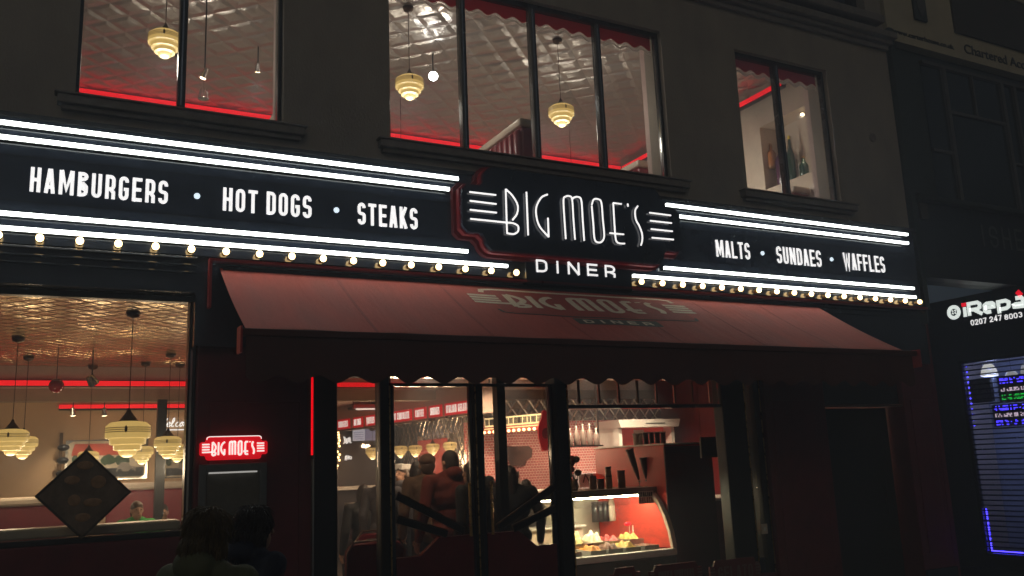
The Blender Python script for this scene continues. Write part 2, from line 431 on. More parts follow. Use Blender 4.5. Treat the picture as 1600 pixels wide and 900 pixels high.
# thin scattering volume added to lift the blacks in place of lens glare
hz = MB().box(-61, 71, -41, 61, -1.3, 13)
M_haze = bpy.data.materials.new('added_haze'); M_haze.use_nodes = True; hn = M_haze.node_tree.nodes; hn.clear()
ho = hn.new('ShaderNodeOutputMaterial'); hv = hn.new('ShaderNodeVolumePrincipled'); hv.inputs['Color'].default_value = (.72, .82, 1.0, 1); hv.inputs['Density'].default_value = 0.018
M_haze.node_tree.links.new(hv.outputs[0], ho.inputs['Volume'])
hz.build('added_haze', M_haze, kind='stuff')
MB().box(-40, 40, -14, -10.3, -0.12, 0).build('pavement', M_pave, kind='structure')

# =================================================================== DINER BUILDING
diner = thing('diner_building', 'diner building with a dark rendered upper storey over a lit shopfront under a red awning', 'building')
# upper wall with the window openings left open
WZ0, WZ1 = 4.57, 6.25
OP = [(-1.48, 0.03 + 1.66), (2.64, 5.80), (6.86, 8.34)]
OP[0] = (-0.70 + 0.80, 1.68)
T = 0.32
wall = MB()
xs = [-6.0]
for a, b in OP: xs += [a, b]
xs.append(9.5)
for i in range(0, len(xs), 2): wall.box(xs[i], xs[i + 1], 0, T, 4.2, 7.1)
for a, b in OP:
    wall.box(a, b, 0, T, 4.2, WZ0); wall.box(a, b, 0, T, WZ1, 7.1)
# second storey, with its own openings
OP2 = [(-0.1, 1.6), (2.7, 5.7), (6.9, 9.2)]
xs = [-6.0]
for a, b in OP2: xs += [a, b]
xs.append(9.5)
for i in range(0, len(xs), 2): wall.box(xs[i], xs[i + 1], 0, T, 7.1, 9.6)
for a, b in OP2: wall.box(a, b, 0, T, 8.9, 9.6)
wall.box(9.18, 9.5, T, 9.5, 3.4, 9.6)
wall.build('upper_wall', M_render, diner)
sc_ = MB()
sc_.box(-6, 9.5, -0.05, 0, 6.72, 6.78); sc_.box(-6, 9.53, -0.10, 0, 6.785, 6.84); sc_.box(-6, 9.56, -0.16, 0, 6.845, 6.93); sc_.box(-6, 9.53, -0.08, 0, 6.935, 6.98)
sc_.build('string_course', M_stone, diner, bev=0.012)
MB().box(-6, 9.5, 0, T, 9.605, 9.75).build('parapet', M_stone, diner)
for a, b in OP2:
    w2 = MB(); w2.box(a, b, .12, .18, 7.12, 7.18).box(a, b, .12, .18, 8.82, 8.9).box(a, a + .06, .12, .18, 7.18, 8.82).box(b - .06, b, .12, .18, 7.18, 8.82)
    f = w2.build('window', M_frame, diner); f['label'] = 'dark second storey window'
    MB().box(a + .06, b - .06, .145, .153, 7.18, 8.82).build('pane', mat('dark_night_pane', (0.01, 0.012, 0.014), 0.1), f)
    MB().box(a - .1, b + .1, -.2, 0, 7.0, 7.1).build('sill', M_stone, f, bev=.01)

WIN = [(-0.0 + 0.10, 1.68, [0.87]), (2.64, 5.80, [3.42, 4.21, 5.00]), (6.86, 8.34, [7.55])]
for wi, (a, b, mull) in enumerate(WIN):
    fr = MB()
    fr.box(a, b, .06, .13, WZ0 - .005, WZ0 + .02).box(a, b, .06, .13, WZ1 - .05, WZ1 + .005)
    fr.box(a - .004, a + .028, .06, .13, WZ0 + .02, WZ1 - .05).box(b - .035, b + .004, .06, .13, WZ0 + .02, WZ1 - .05)
    f = fr.build('window', M_frame, diner, bev=.006)
    f['label'] = ['two light upstairs window with a black frame', 'four light upstairs window with black mullions', 'two light upstairs window beside the party wall'][wi]
    for q in mull:
        MB().box(q - .032, q + .032, .052, .135, WZ0 + .021, WZ1 - .051).build('mullion', M_frame, f, bev=.006)
        MB().box(q - .009, q + .003, .044, .0515, WZ0 + .03, WZ1 - .06).build('glazing_bead', M_chrome, f)
    ed = [a + .03] + mull + [b - .037]
    for i in range(len(ed) - 1):
        x0 = ed[i] + (.034 if i else 0); x1 = ed[i + 1] - (.034 if i < len(ed) - 2 else 0)
        MB().box(x0, x1, .09, .096, WZ0 + .022, WZ1 - .052).build('pane', M_glass, f)
    sb = MB(); sb.box(a - .12, b + .17, -.09, 0, 4.440, 4.507).box(a - .09, b + .14, -.055, 0, 4.400, 4.437).box(a - .14, b + .19, -.115, -.002, 4.510, 4.525)
    sb.build('sill', M_stone, f, bev=.008)
    rv = MB(); rv.box(a - .03, a - .004, .14, .40, WZ0, WZ1); rv.box(b + .004, b + .03, .14, .40, WZ0, WZ1); rv.box(a, b, .14, .40, WZ1 + .008, WZ1 + .03); rv.box(a, b, .14, .40, WZ0 - .04, WZ0 - .01)
    rv.build('reveal', M_pinkp, f)

# upstairs room shell
MB().box(-3, 9.1, .405, 4.62, 6.5, 6.53).build('tin_ceiling', M_tin_u, diner)
MB().box(-3, 9.1, 4.62, 4.7, 3.42, 6.5).build('back_wall', M_plaster, diner)
MB().box(-3.1, -3.0, .33, 4.62, 3.42, 6.5).build('side_wall', M_plaster, diner)
MB().box(-3, 9.1, .33, 4.62, 3.36, 3.42).build('upper_floor', M_floor, diner)
iw = MB()
for (a, b) in ((-3, .07), (1.715, 2.61), (5.835, 6.83), (8.375, 8.56)): iw.box(a, b, .325, .40, 3.42, 6.49)
for (a, b, _) in WIN:
    iw.box(a, b, .325, .40, 3.42, WZ0 - .045); iw.box(a, b, .325, .40, WZ1 + .035, 6.49)
iw.build('inner_wall', M_pinkp, diner)
# party wall with its niche
X8 = 8.56
pw = MB()
pw.box(X8, X8 + .5, .405, .52, 3.42, 6.5); pw.box(X8, X8 + .5, 1.42, 4.62, 3.42, 6.5)
pw.box(X8, X8 + .5, .52, 1.42, 3.42, 5.16); pw.box(X8, X8 + .5, .52, 1.42, 6.06, 6.5); pw.box(X8 + .3, X8 + .5, .52, 1.42, 5.16, 6.06)
pw.build('party_wall', M_creamv, diner)
# red light coves upstairs: batten + strip on the walls
def led(name_label, box, trough, grp='red light strips'):
    t = thing('led_strip', name_label, 'light strip', ((box[0] + box[1]) / 2, (box[2] + box[3]) / 2, box[4]), group=grp)
    o3 = t.location
    MB(o3).box(*box).build('light_tube', M_led, t); MB(o3).box(*trough).build('trough', M_frame, t)
led('red light strip along the back wall upstairs, behind all windows', (-2.9, 8.4, 4.49, 4.53, 6.395, 6.475), (-2.9, 8.4, 4.535, 4.615, 6.39, 6.47))
led('short red light strip running back along the upstairs party wall', (8.28, 8.32, .72, 4.3, 6.35, 6.395), (8.325, 8.40, .72, 4.3, 6.335, 6.39))

# scalloped valances in the upper windows
def wavy(x0, x1, z, amp, per, n=8):
    c = max(8, int((x1 - x0) / per * n)); return [(x0 + (x1 - x0) * i / c, z + amp * math.sin(2 * PI * (x0 + (x1 - x0) * i / c) / per)) for i in range(c + 1)]
for (a, b, lab) in ((2.68, 5.77, 'long scalloped red valance across the four light window'), (6.90, 8.31, 'short scalloped red valance in the two light window by the party wall')):
    t = thing('window_valance', lab, 'valance', (a, .16, 6.1))
    w_ = wavy(a, b, 6.045, .022, .2)
    MB((a, .16, 6.1)).prism([(a, 6.24)] + [(x, z + .058) for x, z in w_] + [(b, 6.24)], fxz(.16), 0, .008).build('fabric', M_valred, t)
    MB((a, .16, 6.1)).ribbon([(x, z + .014) for x, z in w_], .026, fxz(.160), 0, .004).build('trim', M_trim, t)
    MB((a, .16, 6.1)).ribbon([(x, z + .046) for x, z in w_], .012, fxz(.160), 0, .004).build('trim', M_trim, t)

# ------------------------------------------------------------------ upstairs furnishings
def pendant(loc, dia, rod, label, group, energy=9, light=True, col=(1, .74, .46)):
    s = dia / .30
    t = thing('pendant_lamp', label, 'pendant lamp', loc, 0, group)
    prof = [(.02, .095), (.118, .08), (.148, .055), (.15, .0), (.149, -.028), (.122, -.036), (.120, -.072), (.094, -.080), (.091, -.112), (.062, -.120), (.052, -.146), (.03, -.160), (.008, -.164)]
    MB().lathe([(r * s, z * s) for r, z in prof], n=32).build('lamp_shade', M_shade, t, smooth=False)
    smooth_angle(t.children[0], 40)
    for q in (.012, .026, .040): MB().lathe([(.1512 * s, (q - .003) * s), (.1512 * s, (q + .003) * s)], n=32).build('painted_band', M_stripe, t)
    MB().lathe([(.075 * s, .078 * s), (.05 * s, .11 * s), (.02 * s, .15 * s), (.008 * s, .18 * s)]).build('fitter', M_bronze, t, smooth=True)
    for k in range(3):
        a = R(20 + 120 * k); MB().ell((.151 * s * math.cos(a), .151 * s * math.sin(a), .028 * s), .010 * s, .010 * s, .024 * s, 8, 6).build('clip', M_bronze, t)
    MB().tube([(0, 0, .17 * s), (0, 0, rod)], .004, 6).build('rod', M_bronze, t)
    MB().lathe([(.012, rod - .05), (.05, rod - .035), (.06, rod)], n=16).build('canopy', M_bronze, t, smooth=True)
    if light:
        l = bpy.data.lights.new('pendant_lamp_light', 'POINT'); l.energy = energy; l.color = col; l.shadow_soft_size = .13 * s
        lo = bpy.data.objects.new('pendant_lamp_light', l); C.objects.link(lo); lo.parent = t; lo.location = (0, 0, -.22 * s)
    return t
UPG = 'opal pendant lamps upstairs'
EU = 20
for (px, py, lab) in ((258, 62, 'stepped opal glass pendant behind the upstairs window over the hamburger lettering'), (640, 130, 'stepped opal glass pendant next to the glaring white spotlight upstairs'), (877, 174, 'stepped opal glass pendant beyond the high booth end upstairs')):
    p = at(px, py + 3, y=1.05); pendant(p, .30, 6.5 - p.z, lab, UPG, EU, col=(1, .90, .76))
for (x, y) in ((1.2, 3.1), (3.9, 3.0), (6.4, 2.9), (7.4, 1.6)):  # hidden pendants added to light the upstairs room
    pendant((x, y, 5.35), .30, 1.15, 'added opal glass pendant lighting the upstairs room from out of sight', UPG, EU * (2.2 if x > 7 else 1), col=(1, .90, .76))

def spot(loc, d, label, lens, energy=0, r=.035, group='spotlights', col=(1, .8, .6), drop=.12):
    d = Vector(d).normalized()
    t = thing('spotlight', label, 'spotlight', loc, 0, group)
    MB().tube([-d * .10, d * .0], [r * .7, r], 14).build('can', M_chrome, t)
    MB().tube([d * .001, d * .006], r * .88, 14).build('lens', lens, t)
    MB().tube([-d * .05, Vector((0, 0, drop)) - d * .05], .007, 6).build('arm', M_blackm, t)
    if energy:
        l = bpy.data.lights.new('spotlight_light', 'SPOT'); l.energy = energy; l.color = col; l.spot_size = R(100); l.spot_blend = .6; l.shadow_soft_size = .03
        lo = bpy.data.objects.new('spotlight_light', l); C.objects.link(lo); lo.parent = t; lo.location = d * .03
        lo.rotation_euler = d.to_track_quat('-Z', 'Y').to_euler()
    return t
p = at(677, 119, y=1.9)
spot(p, (CAM - p) + Vector((.3, 0, 0)), 'glaring white spotlight aimed out of the upstairs window', M_spot, 14, .06, drop=6.5 - p.z)
p = at(317, 122, y=1.3)
spot(p, (-.3, .2, -1), 'small chrome spotlight hanging in the upstairs window over the hot dogs lettering', M_spotw, 10, .03, drop=6.5 - p.z)
spot((2.0, 2.6, 6.2), (.1, .6, -1), 'added chrome ceiling spotlight brightening the upstairs room', M_spotw, 40, .03, drop=.3, col=(1, .92, .80))  # this and the next spot are added as fill light upstairs
spot((5.6, 2.4, 6.2), (.1, .6, -1), 'added chrome ceiling spotlight brightening the upstairs room', M_spotw, 40, .03, drop=.3, col=(1, .92, .80))
p = at(318, 150, y=1.35)
t = thing('bottle_rack', 'small chrome hanging wire rack under the spotlight in the upstairs window', 'rack', p)
rk = MB()
for k in range(8):
    a = 2 * PI * k / 8; rk.tube([(.05 * math.cos(a), .05 * math.sin(a), -.03), (.03 * math.cos(a), .03 * math.sin(a), .07)], .004, 5)
rk.lathe([(.05, -.034), (.052, -.03), (.05, -.026)], n=16); rk.tube([(0, 0, .07), (0, 0, 6.5 - p.z)], .003, 5)
rk.build('wire_frame', M_chrome, t)

def booth(loc, ln, h, th, label, both=True, group='red booths upstairs'):
    """a high-backed booth seat whose back runs along +y from loc"""
    t = thing('booth_seat', label, 'booth', loc, 0, group)
    MB().box(-th / 2, th / 2, 0, ln, 0, h - .09).build('backrest', M_redvinyl, t, bev=.03)
    MB().box(-th / 2 - .02, th / 2 + .02, -.015, ln + .01, h - .088, h).build('top_rail', M_creamv, t, bev=.03)
    for sg in ((-1, 1) if both else (-1,)):
        for k in range(int(ln / .12)):
            MB().capsule([(sg * th / 2, .06 + .12 * k, .55), (sg * th / 2, .06 + .12 * k, h - .17)], [.055, .055], 10).build('tuft', M_redvinyl, t, smooth=True)
        MB().box(min(sg * th / 2, sg * (th / 2 + .45)), max(sg * th / 2, sg * (th / 2 + .45)), .03, ln, .18, .46).build('seat', M_redvinyl, t, bev=.04)
    return t
booth((4.35, .47, 3.42), 1.6, 1.76, .2, 'high red booth end with a cream rail in the middle of the four light window')
booth((6.12, .85, 3.42), 1.5, 1.66, .2, 'red tufted booth back behind the end pane of the four light window')
booth((2.02, .47, 3.42), 1.6, 1.80, .2, 'red booth with a cream rail at the window edge over the hot dogs lettering')
booth((8.36, .60, 3.42), .75, 1.52, .26, 'low rounded red booth below the niche in the party wall', both=False)

# things in and by the niche
def bottle(loc, h, r, mt, label, cap=M_brass, group='bottles in the niche'):
    t = thing('bottle', label, 'bottle', loc, 0, group)
    MB().lathe([(r * .9, 0), (r, .02 * h), (r, .58 * h), (r * .75, .68 * h), (r * .36, .76 * h), (r * .34, .93 * h)], n=18).build('body', mt, t, smooth=True)
    MB().lathe([(r * .38, .93 * h), (r * .38, h)], n=12).build('cap', cap, t)
    return t
M_amber = mat('amber_bottle_glass', (0.42, 0.17, 0.05), .12, noise=.2, nscale=10); M_purple = mat('purple_bottle_glass', (0.10, 0.03, 0.07), .15)
M_dkgreen = mat('dark_green_glass', (0.02, 0.05, 0.03), .12); M_yellow = mat('yellow_plastic', (0.8, 0.6, 0.03), .4); M_label = mat('paper_label', (0.6, 0.5, 0.35), .7, noise=.2, nscale=20)
sh = thing('glass_shelf', 'glass shelf with hanging goblets under the amber bottles in the niche', 'shelf', (X8 + .12, .95, 5.46))
MB().box(-.1, .17, .02, .46, 0, .012).build('board', M_glassc, sh)
for k in range(5):
    MB().lathe([(.03, -.012), (.004, -.018), (.004, -.07), (.028, -.10), (.034, -.15), (.028, -.19)], (.02, .06 + .075 * k, 0), 12).build('goblet', M_glassc, sh, smooth=True)
bottle((X8 + .15, at(1189, 250, x=X8 + .15).y, 5.475), .36, .075, M_amber, 'stout amber bottle on the glass shelf, deepest in the niche')
bottle((X8 + .15, at(1206, 250, x=X8 + .15).y, 5.475), .36, .06, M_amber, 'slim amber bottle on the glass shelf, nearest the street')
bottle((X8 + .15, at(1221, 250, x=X8 + .15).y, 5.165), .62, .085, M_purple, 'tall purple bottle standing in the middle of the niche')
bottle((X8 + .15, at(1236, 250, x=X8 + .15).y, 5.165), .66, .05, M_dkgreen, 'tall green bottle with a yellow stopper in the niche', M_yellow)
bottle((X8 + .15, at(1255, 250, x=X8 + .15).y, 5.165), .30, .06, M_dkgreen, 'short dark bottle in the street end of the niche')
t = thing('guitar_ornament', 'dark red guitar shaped ornament hung in the street end of the niche', 'ornament', (X8 + .02, .56, 5.75))
MB().ell((0, 0, 0), .02, .05, .11, 14, 8).build('body', M_redvinyl, t, smooth=True); MB().box(-.008, .008, -.014, .014, .1, .26).build('neck', M_bronze, t)
spot((X8 + .15, .78, 6.03), (-.6, -.2, -1), 'small warm downlight glowing in the top of the niche', M_spotw, 45, .03, drop=.03)

# =================================================================== FASCIA SIGN
FY = -.15
fas = thing('fascia_sign', 'long black fascia with white neon tubes, lit food words and a row of warm bulbs', 'sign', (3, FY, 3.3))
FO = (3, FY, 3.3)
MB(FO).box(-3.6, 9.34, FY, -.002, 3.315, 4.24).build('panel', M_black, fas)
MB(FO).box(-3.6, 9.36, FY - .03, -.002, 4.243, 4.275).build('top_trim', M_frame, fas)
for z in (3.62, 3.955): MB(FO).box(-3.6, 9.33, FY - .006, FY - .001, z, z + .006).build('panel_joint', M_frame, fas)
TY = FY - .045
def tubeline(x0, x1, z, wd=.028):
    m_ = MB(FO); m_.box(x0, x1, TY - .012, TY + .012, z - wd / 2, z + wd / 2); m_.build('neon_tube', M_tube, fas)
    MB(FO).box(x0 - .004, x1 + .004, TY + .0125, FY - .0005, z - wd / 2 - .004, z + wd / 2 + .004).build('tube_channel', M_frame, fas)
zt = [4.181, 4.072, 3.513, 3.407]
le = [at(716, 283, y=TY).x, at(702, 299, y=TY).x, at(731, 395, y=TY).x, at(793, 418, y=TY).x]
rs_ = [at(1041, 323, y=TY).x, at(1054, 340, y=TY).x, at(1038, 420, y=TY).x, at(989, 432, y=TY).x]
re_ = [at(1418, 368, y=TY).x, at(1419, 381, y=TY).x, at(1428, 452, y=TY).x, at(1431, 466, y=TY).x]
for i in range(4):
    tubeline(-3.5, le[i], zt[i]); tubeline(rs_[i], re_[i], zt[i])
# words
LY = FY - .010
def sgn(text, px0, px1, py0, py1, mt=M_letter, t=.135, gap=.15, y=LY, root=fas, nm='letter', cw=.42):
    pm = (px0 + px1) / 2
    z1, z0 = at(px0, py0, y=y).z, at(px0, py1, y=y).z
    for w_ in word(text, at(px0, py0, y=y).x, at(px1, py0, y=y).x, z0, z1, fxz(y), 0, .005, t, gap, cw):
        w_.o = Vector(root.location); w_.build(nm, mt, root)
sgn('HAMBURGERS', 48.5, 264, 260.5, 299); sgn('HOT', 349, 403, 292.5, 328.5); sgn('DOGS', 417, 487, 299, 334.5); sgn('STEAKS', 559, 652, 316, 350)
sgn('MALTS', 1118, 1170, 374.5, 400.5, t=.125); sgn('SUNDAES', 1212.5, 1281, 384.5, 410.5, t=.125); sgn('WAFFLES', 1317, 1380, 394.5, 420, t=.125)
for px, py in ((308, 306), (526, 328), (1192, 395.5), (1300, 405)):
    p = at(px, py, y=LY); MB(FO).tube([(p.x, LY, p.z), (p.x, FY - .0005, p.z)], .023, 20).build('dot', M_dot, fas)
# bulbs: 17 on each side
for x0 in (-.3268, 5.1495):
    for i in range(-4 if x0 < 0 else 0, 17):
        x = x0 + .25507 * i; c_ = (x, FY - .062, 3.349)
        MB(FO).lathe([(.001, -.027), (.012, -.025), (.022, -.017), (.027, 0), (.022, .017), (.012, .025), (.001, .027)], c_, 14).build('bulb', M_bulb, fas, smooth=True)
        MB(FO).tube([(x, FY - .04, 3.349), (x, FY - .0005, 3.349)], [.016, .024], 12).build('bulb_holder', M_brass, fas)
# glossy head band below with chrome lines
hb = MB(FO); hb.box(-3.6, 1.00, FY + .03, -.004, 3.03, 3.31); hb.box(1.0, 9.40, FY + .03, -.004, 2.62, 3.31)
hb.build('head_board', M_black, fas)
for k in range(3): MB(FO).box(-3.6, 1.0, FY + .012 - .012 * (2 - k), FY + .029, 3.285 - .055 * k, 3.301 - .055 * k).build('chrome_line', M_chrome if k < 1 else M_black, fas, bev=.003)
for k in range(3): MB(FO).box(7.6, 9.38, FY + .012 - .012 * (2 - k), FY + .029, 3.275 - .055 * k, 3.295 - .055 * k).build('chrome_line', M_black, fas, bev=.003)
MB(FO).box(9.385, 9.41, FY - .02, FY + .029, 3.10, 3.31).build('chrome_line', M_chrome, fas)

# ------------------------------------------------------------------ the name logo, drawn once in the plane of the big plaque
PY = -.34
def lg(X, Y_): p = at(680 + X * .3, 250 + Y_ * .3, y=PY); return (p.x, p.z)
def seg(*q): return [lg(*k) for k in q]
def curve(*q, n=6):
    """Catmull-Rom through the points"""
    q = [Vector(k) for k in q]; q = [q[0] * 2 - q[1]] + q + [q[-1] * 2 - q[-2]]; out = []
    for i in range(1, len(q) - 2):
        for j in range(n):
            t = j / n; a, b, c, d = q[i - 1], q[i], q[i + 1], q[i + 2]
            out.append(.5 * ((2 * b) + (c - a) * t + (2 * a - 5 * b + 4 * c - d) * t * t + (3 * b - a - 3 * c + d) * t ** 3))
    out.append(q[-2]); return [lg(k.x, k.y) for k in out]
LOGO = {
 'bar': [(seg((178, 167), (315, 183)), 0), (seg((180, 213), (317, 230)), 0), (seg((181, 260), (319, 275)), 0), (seg((183, 307), (368, 326)), 0),
         (seg((1115, 275), (1226, 289)), 0), (seg((1119, 317), (1230, 329)), 0), (seg((1123, 360), (1235, 372)), 0), (seg((1128, 405), (1240, 415)), 0)],
 'B': [(seg((366, 152), (373, 382)), 0), (curve((366, 152), (400, 185), (428, 235), (425, 280), (402, 313)), 0), (curve((368, 326), (405, 330), (430, 345), (430, 372), (408, 386), (373, 382)), 0)],
 'I': [(seg((474, 167), (483, 392)), 0)],
 'G': [(curve((584, 180), (552, 196), (526, 245), (527, 300), (545, 350), (590, 402)), 0), (seg((590, 402), (586, 302)), 0)],
 'M': [(curve((679, 412), (672, 310), (667, 210), (678, 191), (698, 189), (712, 207), (719, 310), (727, 415)), 0), (curve((712, 207), (722, 196), (743, 193), (760, 212), (767, 310), (775, 421)), 0)],
 'O': [(curve((814, 235), (824, 207), (845, 204), (864, 222), (872, 310), (879, 395), (868, 424), (848, 430), (829, 412), (822, 330), (814, 240)), 0)],
 'E': [(seg((969, 230), (926, 224)), 0), (curve((926, 224), (932, 330), (938, 405), (946, 428), (962, 435), (986, 436)), 0), (seg((908, 381), (981, 388)), 0)],
 "'": [(seg((1001, 228), (1003, 243)), 0)],
 'S': [(curve((1054, 240), (1040, 265), (1044, 310), (1062, 345), (1076, 385), (1077, 420), (1070, 445)), 0)],
}
# plaque outline (x, z): rounded body with a wing each side
bx0, bx1, bz0, bz1 = 3.40, 5.37, 3.51, 4.285
wx0, wx1, wz0, wz1 = 3.185, 5.60, 3.66, 4.10
def plaque_outline(g=0.0):
    r = .10 + g
    a = [(wx0 - g, wz0 - g + .05), (wx0 - g + .05, wz0 - g), (bx0 - g - .04, wz0 - g), (bx0 - g, wz0 - g - .04)]
    a += [(bx0 - g + r - r * math.cos(R(q)), bz0 - g + r - r * math.sin(R(q))) for q in range(0, 91, 15)]
    a += [(bx1 + g - r + r * math.sin(R(q)), bz0 - g + r - r * math.cos(R(q))) for q in range(0, 91, 15)]
    a += [(bx1 + g, wz0 - g - .04), (bx1 + g + .04, wz0 - g), (wx1 + g - .05, wz0 - g), (wx1 + g, wz0 - g + .05), (wx1 + g, wz1 + g - .05), (wx1 + g - .05, wz1 + g), (bx1 + g + .04, wz1 + g), (bx1 + g, wz1 + g + .04)]
    a += [(bx1 + g - r + r * math.cos(R(q)), bz1 + g - r + r * math.sin(R(q))) for q in range(0, 91, 15)]
    a += [(bx0 - g + r - r * math.sin(R(q)), bz1 + g - r + r * math.cos(R(q))) for q in range(0, 91, 15)]
    a += [(bx0 - g, wz1 + g + .04), (bx0 - g - .04, wz1 + g), (wx0 - g + .05, wz1 + g), (wx0 - g, wz1 + g - .05)]
    return a
PO = (4.4, -.25, 3.4)
plq = thing('name_plaque', 'big black stepped plaque with thin white neon name and red edges over the awning', 'sign', PO)
MB(PO).prism(plaque_outline(0), fxz(0), PY + .022, PY + .07).build('face', M_black, plq)
MB(PO).prism(plaque_outline(.012), fxz(0), PY + .073, FY - .06).build('edge', mat('red_plaque_edge', (.09, .005, .007), .5, emit=(1, .03, .06), es=.03), plq)
MB(PO).prism(plaque_outline(.04), fxz(0), FY - .058, FY - .002).build('back_plate', mat('red_plaque_back', (.05, .004, .006), .5, emit=(1, .03, .06), es=.012), plq)
for key, strokes in LOGO.items():
    for st, cl in strokes if key == 'bar' else [(None, 0)]:
        mb = MB(PO)
        for s_, c_ in ([(st, cl)] if key == 'bar' else strokes):
            mb.tube([(x, PY - .004, z) for x, z in s_], .0082, 8)
        mb.build('neon_bar' if key == 'bar' else 'neon_letter', M_neon, plq, smooth=True)
MB(PO).box(3.84, 5.02, -.235, FY - .002, 3.245, 3.455).build('lower_panel', M_black, plq, bev=.01)
sgn('DINER', 837.5, 960, 405, 424.5, t=.155, gap=.44, y=-.244, root=plq, nm='letter', cw=.60)

# =================================================================== AWNING
AX0, AX1 = 1.16, 7.51
AB = Vector((0, -.205, 3.215)); AF = Vector((0, -1.24, 2.592))
sd = (AF - AB); SL = sd.length; sdn = sd.normalized(); nn = Vector((0, sdn.z, -sdn.y)); nn = nn if nn.z > 0 else -nn
AO = (4.3, -.7, 2.9)
awn = thing('awning', 'wide sloping red canvas awning with a printed pale logo over the diner entrance', 'awning', AO)
NX, NS = 60, 14
cv = MB(AO); rnd = random.Random(3)
def aw(x, s, d=0.0):
    s_ = s / SL
    sag = -.022 * math.sin(PI * s_) * (0.7 + .3 * math.cos((x - AX0) * 2.1)) + .004 * math.sin(x * 9) * s_
    return Vector((x, 0, 0)) + AB + sdn * s + nn * (sag + d)
top = [aw(AX0 + (AX1 - AX0) * i / NX, SL * j / NS) for j in range(NS + 1) for i in range(NX + 1)]
bot = [p - nn * .006 for p in top]; n_ = len(top)
fs = []
for j in range(NS):
    for i in range(NX):
        a = j * (NX + 1) + i; fs.append((a, a + NX + 1, a + NX + 2, a + 1)); fs.append((n_ + a, n_ + a + 1, n_ + a + NX + 2, n_ + a + NX + 1))
cv.add(top + bot, fs); cv.build('canvas', M_canvas, awn, smooth=True)
fb = MB(AO); fb.box(AX0 - .03, AX1 + .16, AF.y - .035, AF.y + .03, AF.z - .055, AF.z - .006); fb.build('front_bar', M_valance, awn, bev=.008)
MB(AO).box(AX0 - .045, AX0 - .031, AF.y - .06, AF.y + .06, AF.z - .17, AF.z + .005).build('end_cap', M_redrail, awn)
MB(AO).box(AX1 + .161, AX1 + .175, AF.y - .06, AF.y + .06, AF.z - .17, AF.z + .005).build('end_cap', M_redrail, awn)
vz = wavy(AX0, AX1 + .1, AF.z - .335, .026, .262, 10)
vl = MB(AO); nv = len(vz); rows = 6
for fb_ in (0, .005):
    for k in range(rows + 1):
        for x, z in vz:
            zt_ = AF.z - .05; q = k / rows
            vl.v.append((x, AF.y - .012 + fb_ + .012 * q * math.sin(x * 14), zt_ + (z - zt_) * q))
for s_ in range(2):
    b_ = s_ * nv * (rows + 1)
    for k in range(rows):
        for i in range(nv - 1):
            a = b_ + k * nv + i; vl.f.append((a, a + nv, a + nv + 1, a + 1) if s_ == 0 else (a, a + 1, a + nv + 1, a + nv))
vl.build('valance', M_valance, awn, smooth=True)
for x in (AX0 + .25, 4.3, AX1 - .25):
    MB(AO).tube([(x, AB.y + .05, AB.z - .12), (x + .3, -.75, AB.z - .40), (x, AF.y + .03, AF.z - .035)], .02, 8).build('folding_arm', M_redrail, awn)
rl = MB(AO); rl.box(AX0 - .08, 9.33, -.235, -.156, 3.262, 3.284); rl.box(AX0 - .08, AX0 - .06, -.235, -.156, 2.90, 3.26)
rl.build('cassette_trim', M_redrail, awn)
MB(AO).tube([(AX0 + .02, AB.y + .005, AB.z - .012), (AX1, AB.y + .005, AB.z - .012)], .035, 12).build('roller', M_frame, awn)
for k in range(1, 7):
    xk = AX0 + (AX1 - AX0) * k / 7
    MB(AO).ribbon([(xk, SL * j / 14) for j in range(15)], .022, lambda u, v, d: aw(u, v, .0008 - d), -.0006, .0004).build('seam', M_canvas_r, awn)
# print on the canvas
lx0, lx1 = lg(178, 167)[0], lg(1240, 415)[0]
lz1, lz0 = 4.165, 3.56
pa = at(744, 466, y=-.5); 
def onsl(px, py):   # canvas (x, s) under a pixel
    d = (at(px, py, y=0) - CAM).normalized(); t = (AB - CAM).dot(nn) / d.dot(nn); q = CAM + d * t
    return q.x, (q - AB).dot(sdn)
e0 = onsl(741, 465); e1 = onsl(1101, 502); h0 = onsl(822, 463); h1 = onsl(840, 495)
ux0, ux1 = onsl(755, 477)[0] - .03, onsl(1092, 493)[0] + .03
sA, sB = .16, .56
def awl(x, z, d=0):   # logo plane -> canvas
    u = ux0 + (x - lx0) / (lx1 - lx0) * (ux1 - ux0); s = sA + (lz1 - z) / (lz1 - lz0) * (sB - sA)
    return aw(u, s, -d)
def densify(pts, n=6):
    out = []
    for a, b in zip(pts[:-1], pts[1:]):
        for i in range(n): out.append(tuple(Vector(a).lerp(Vector(b), i / n)))
    out.append(tuple(pts[-1])); return out
bd = MB(AO); bp = plaque_outline(-.0)
# logo body: deep red field edged pale on top and dark below
o_ = [(x, z) for x, z in bp]
gx = 40
fld = MB(AO)
zz0, zz1 = 3.46, 4.235
for j in range(6):
    for i in range(gx):
        xa, xb = bx0 + .03 + (bx1 - bx0 - .06) * i / gx, bx0 + .03 + (bx1 - bx0 - .06) * (i + 1) / gx
        za, zb = zz0 + (zz1 - zz0) * j / 6, zz0 + (zz1 - zz0) * (j + 1) / 6
        fld.add([awl(xa, za, -.0012), awl(xb, za, -.0012), awl(xb, zb, -.0012), awl(xa, zb, -.0012)], [(0, 1, 2, 3)])
fld.build('print_field', M_canvas_r, awn)
MB(AO).ribbon(densify([(bx0, 4.13), (bx0 + .02, 4.22), (bx0 + .12, 4.25), (bx1 - .12, 4.25), (bx1 - .02, 4.22), (bx1, 4.13)], 10), .05, lambda u, v, d: awl(u, v, d - .0024), 0, .001).build('print_edge', M_canvas_l, awn)
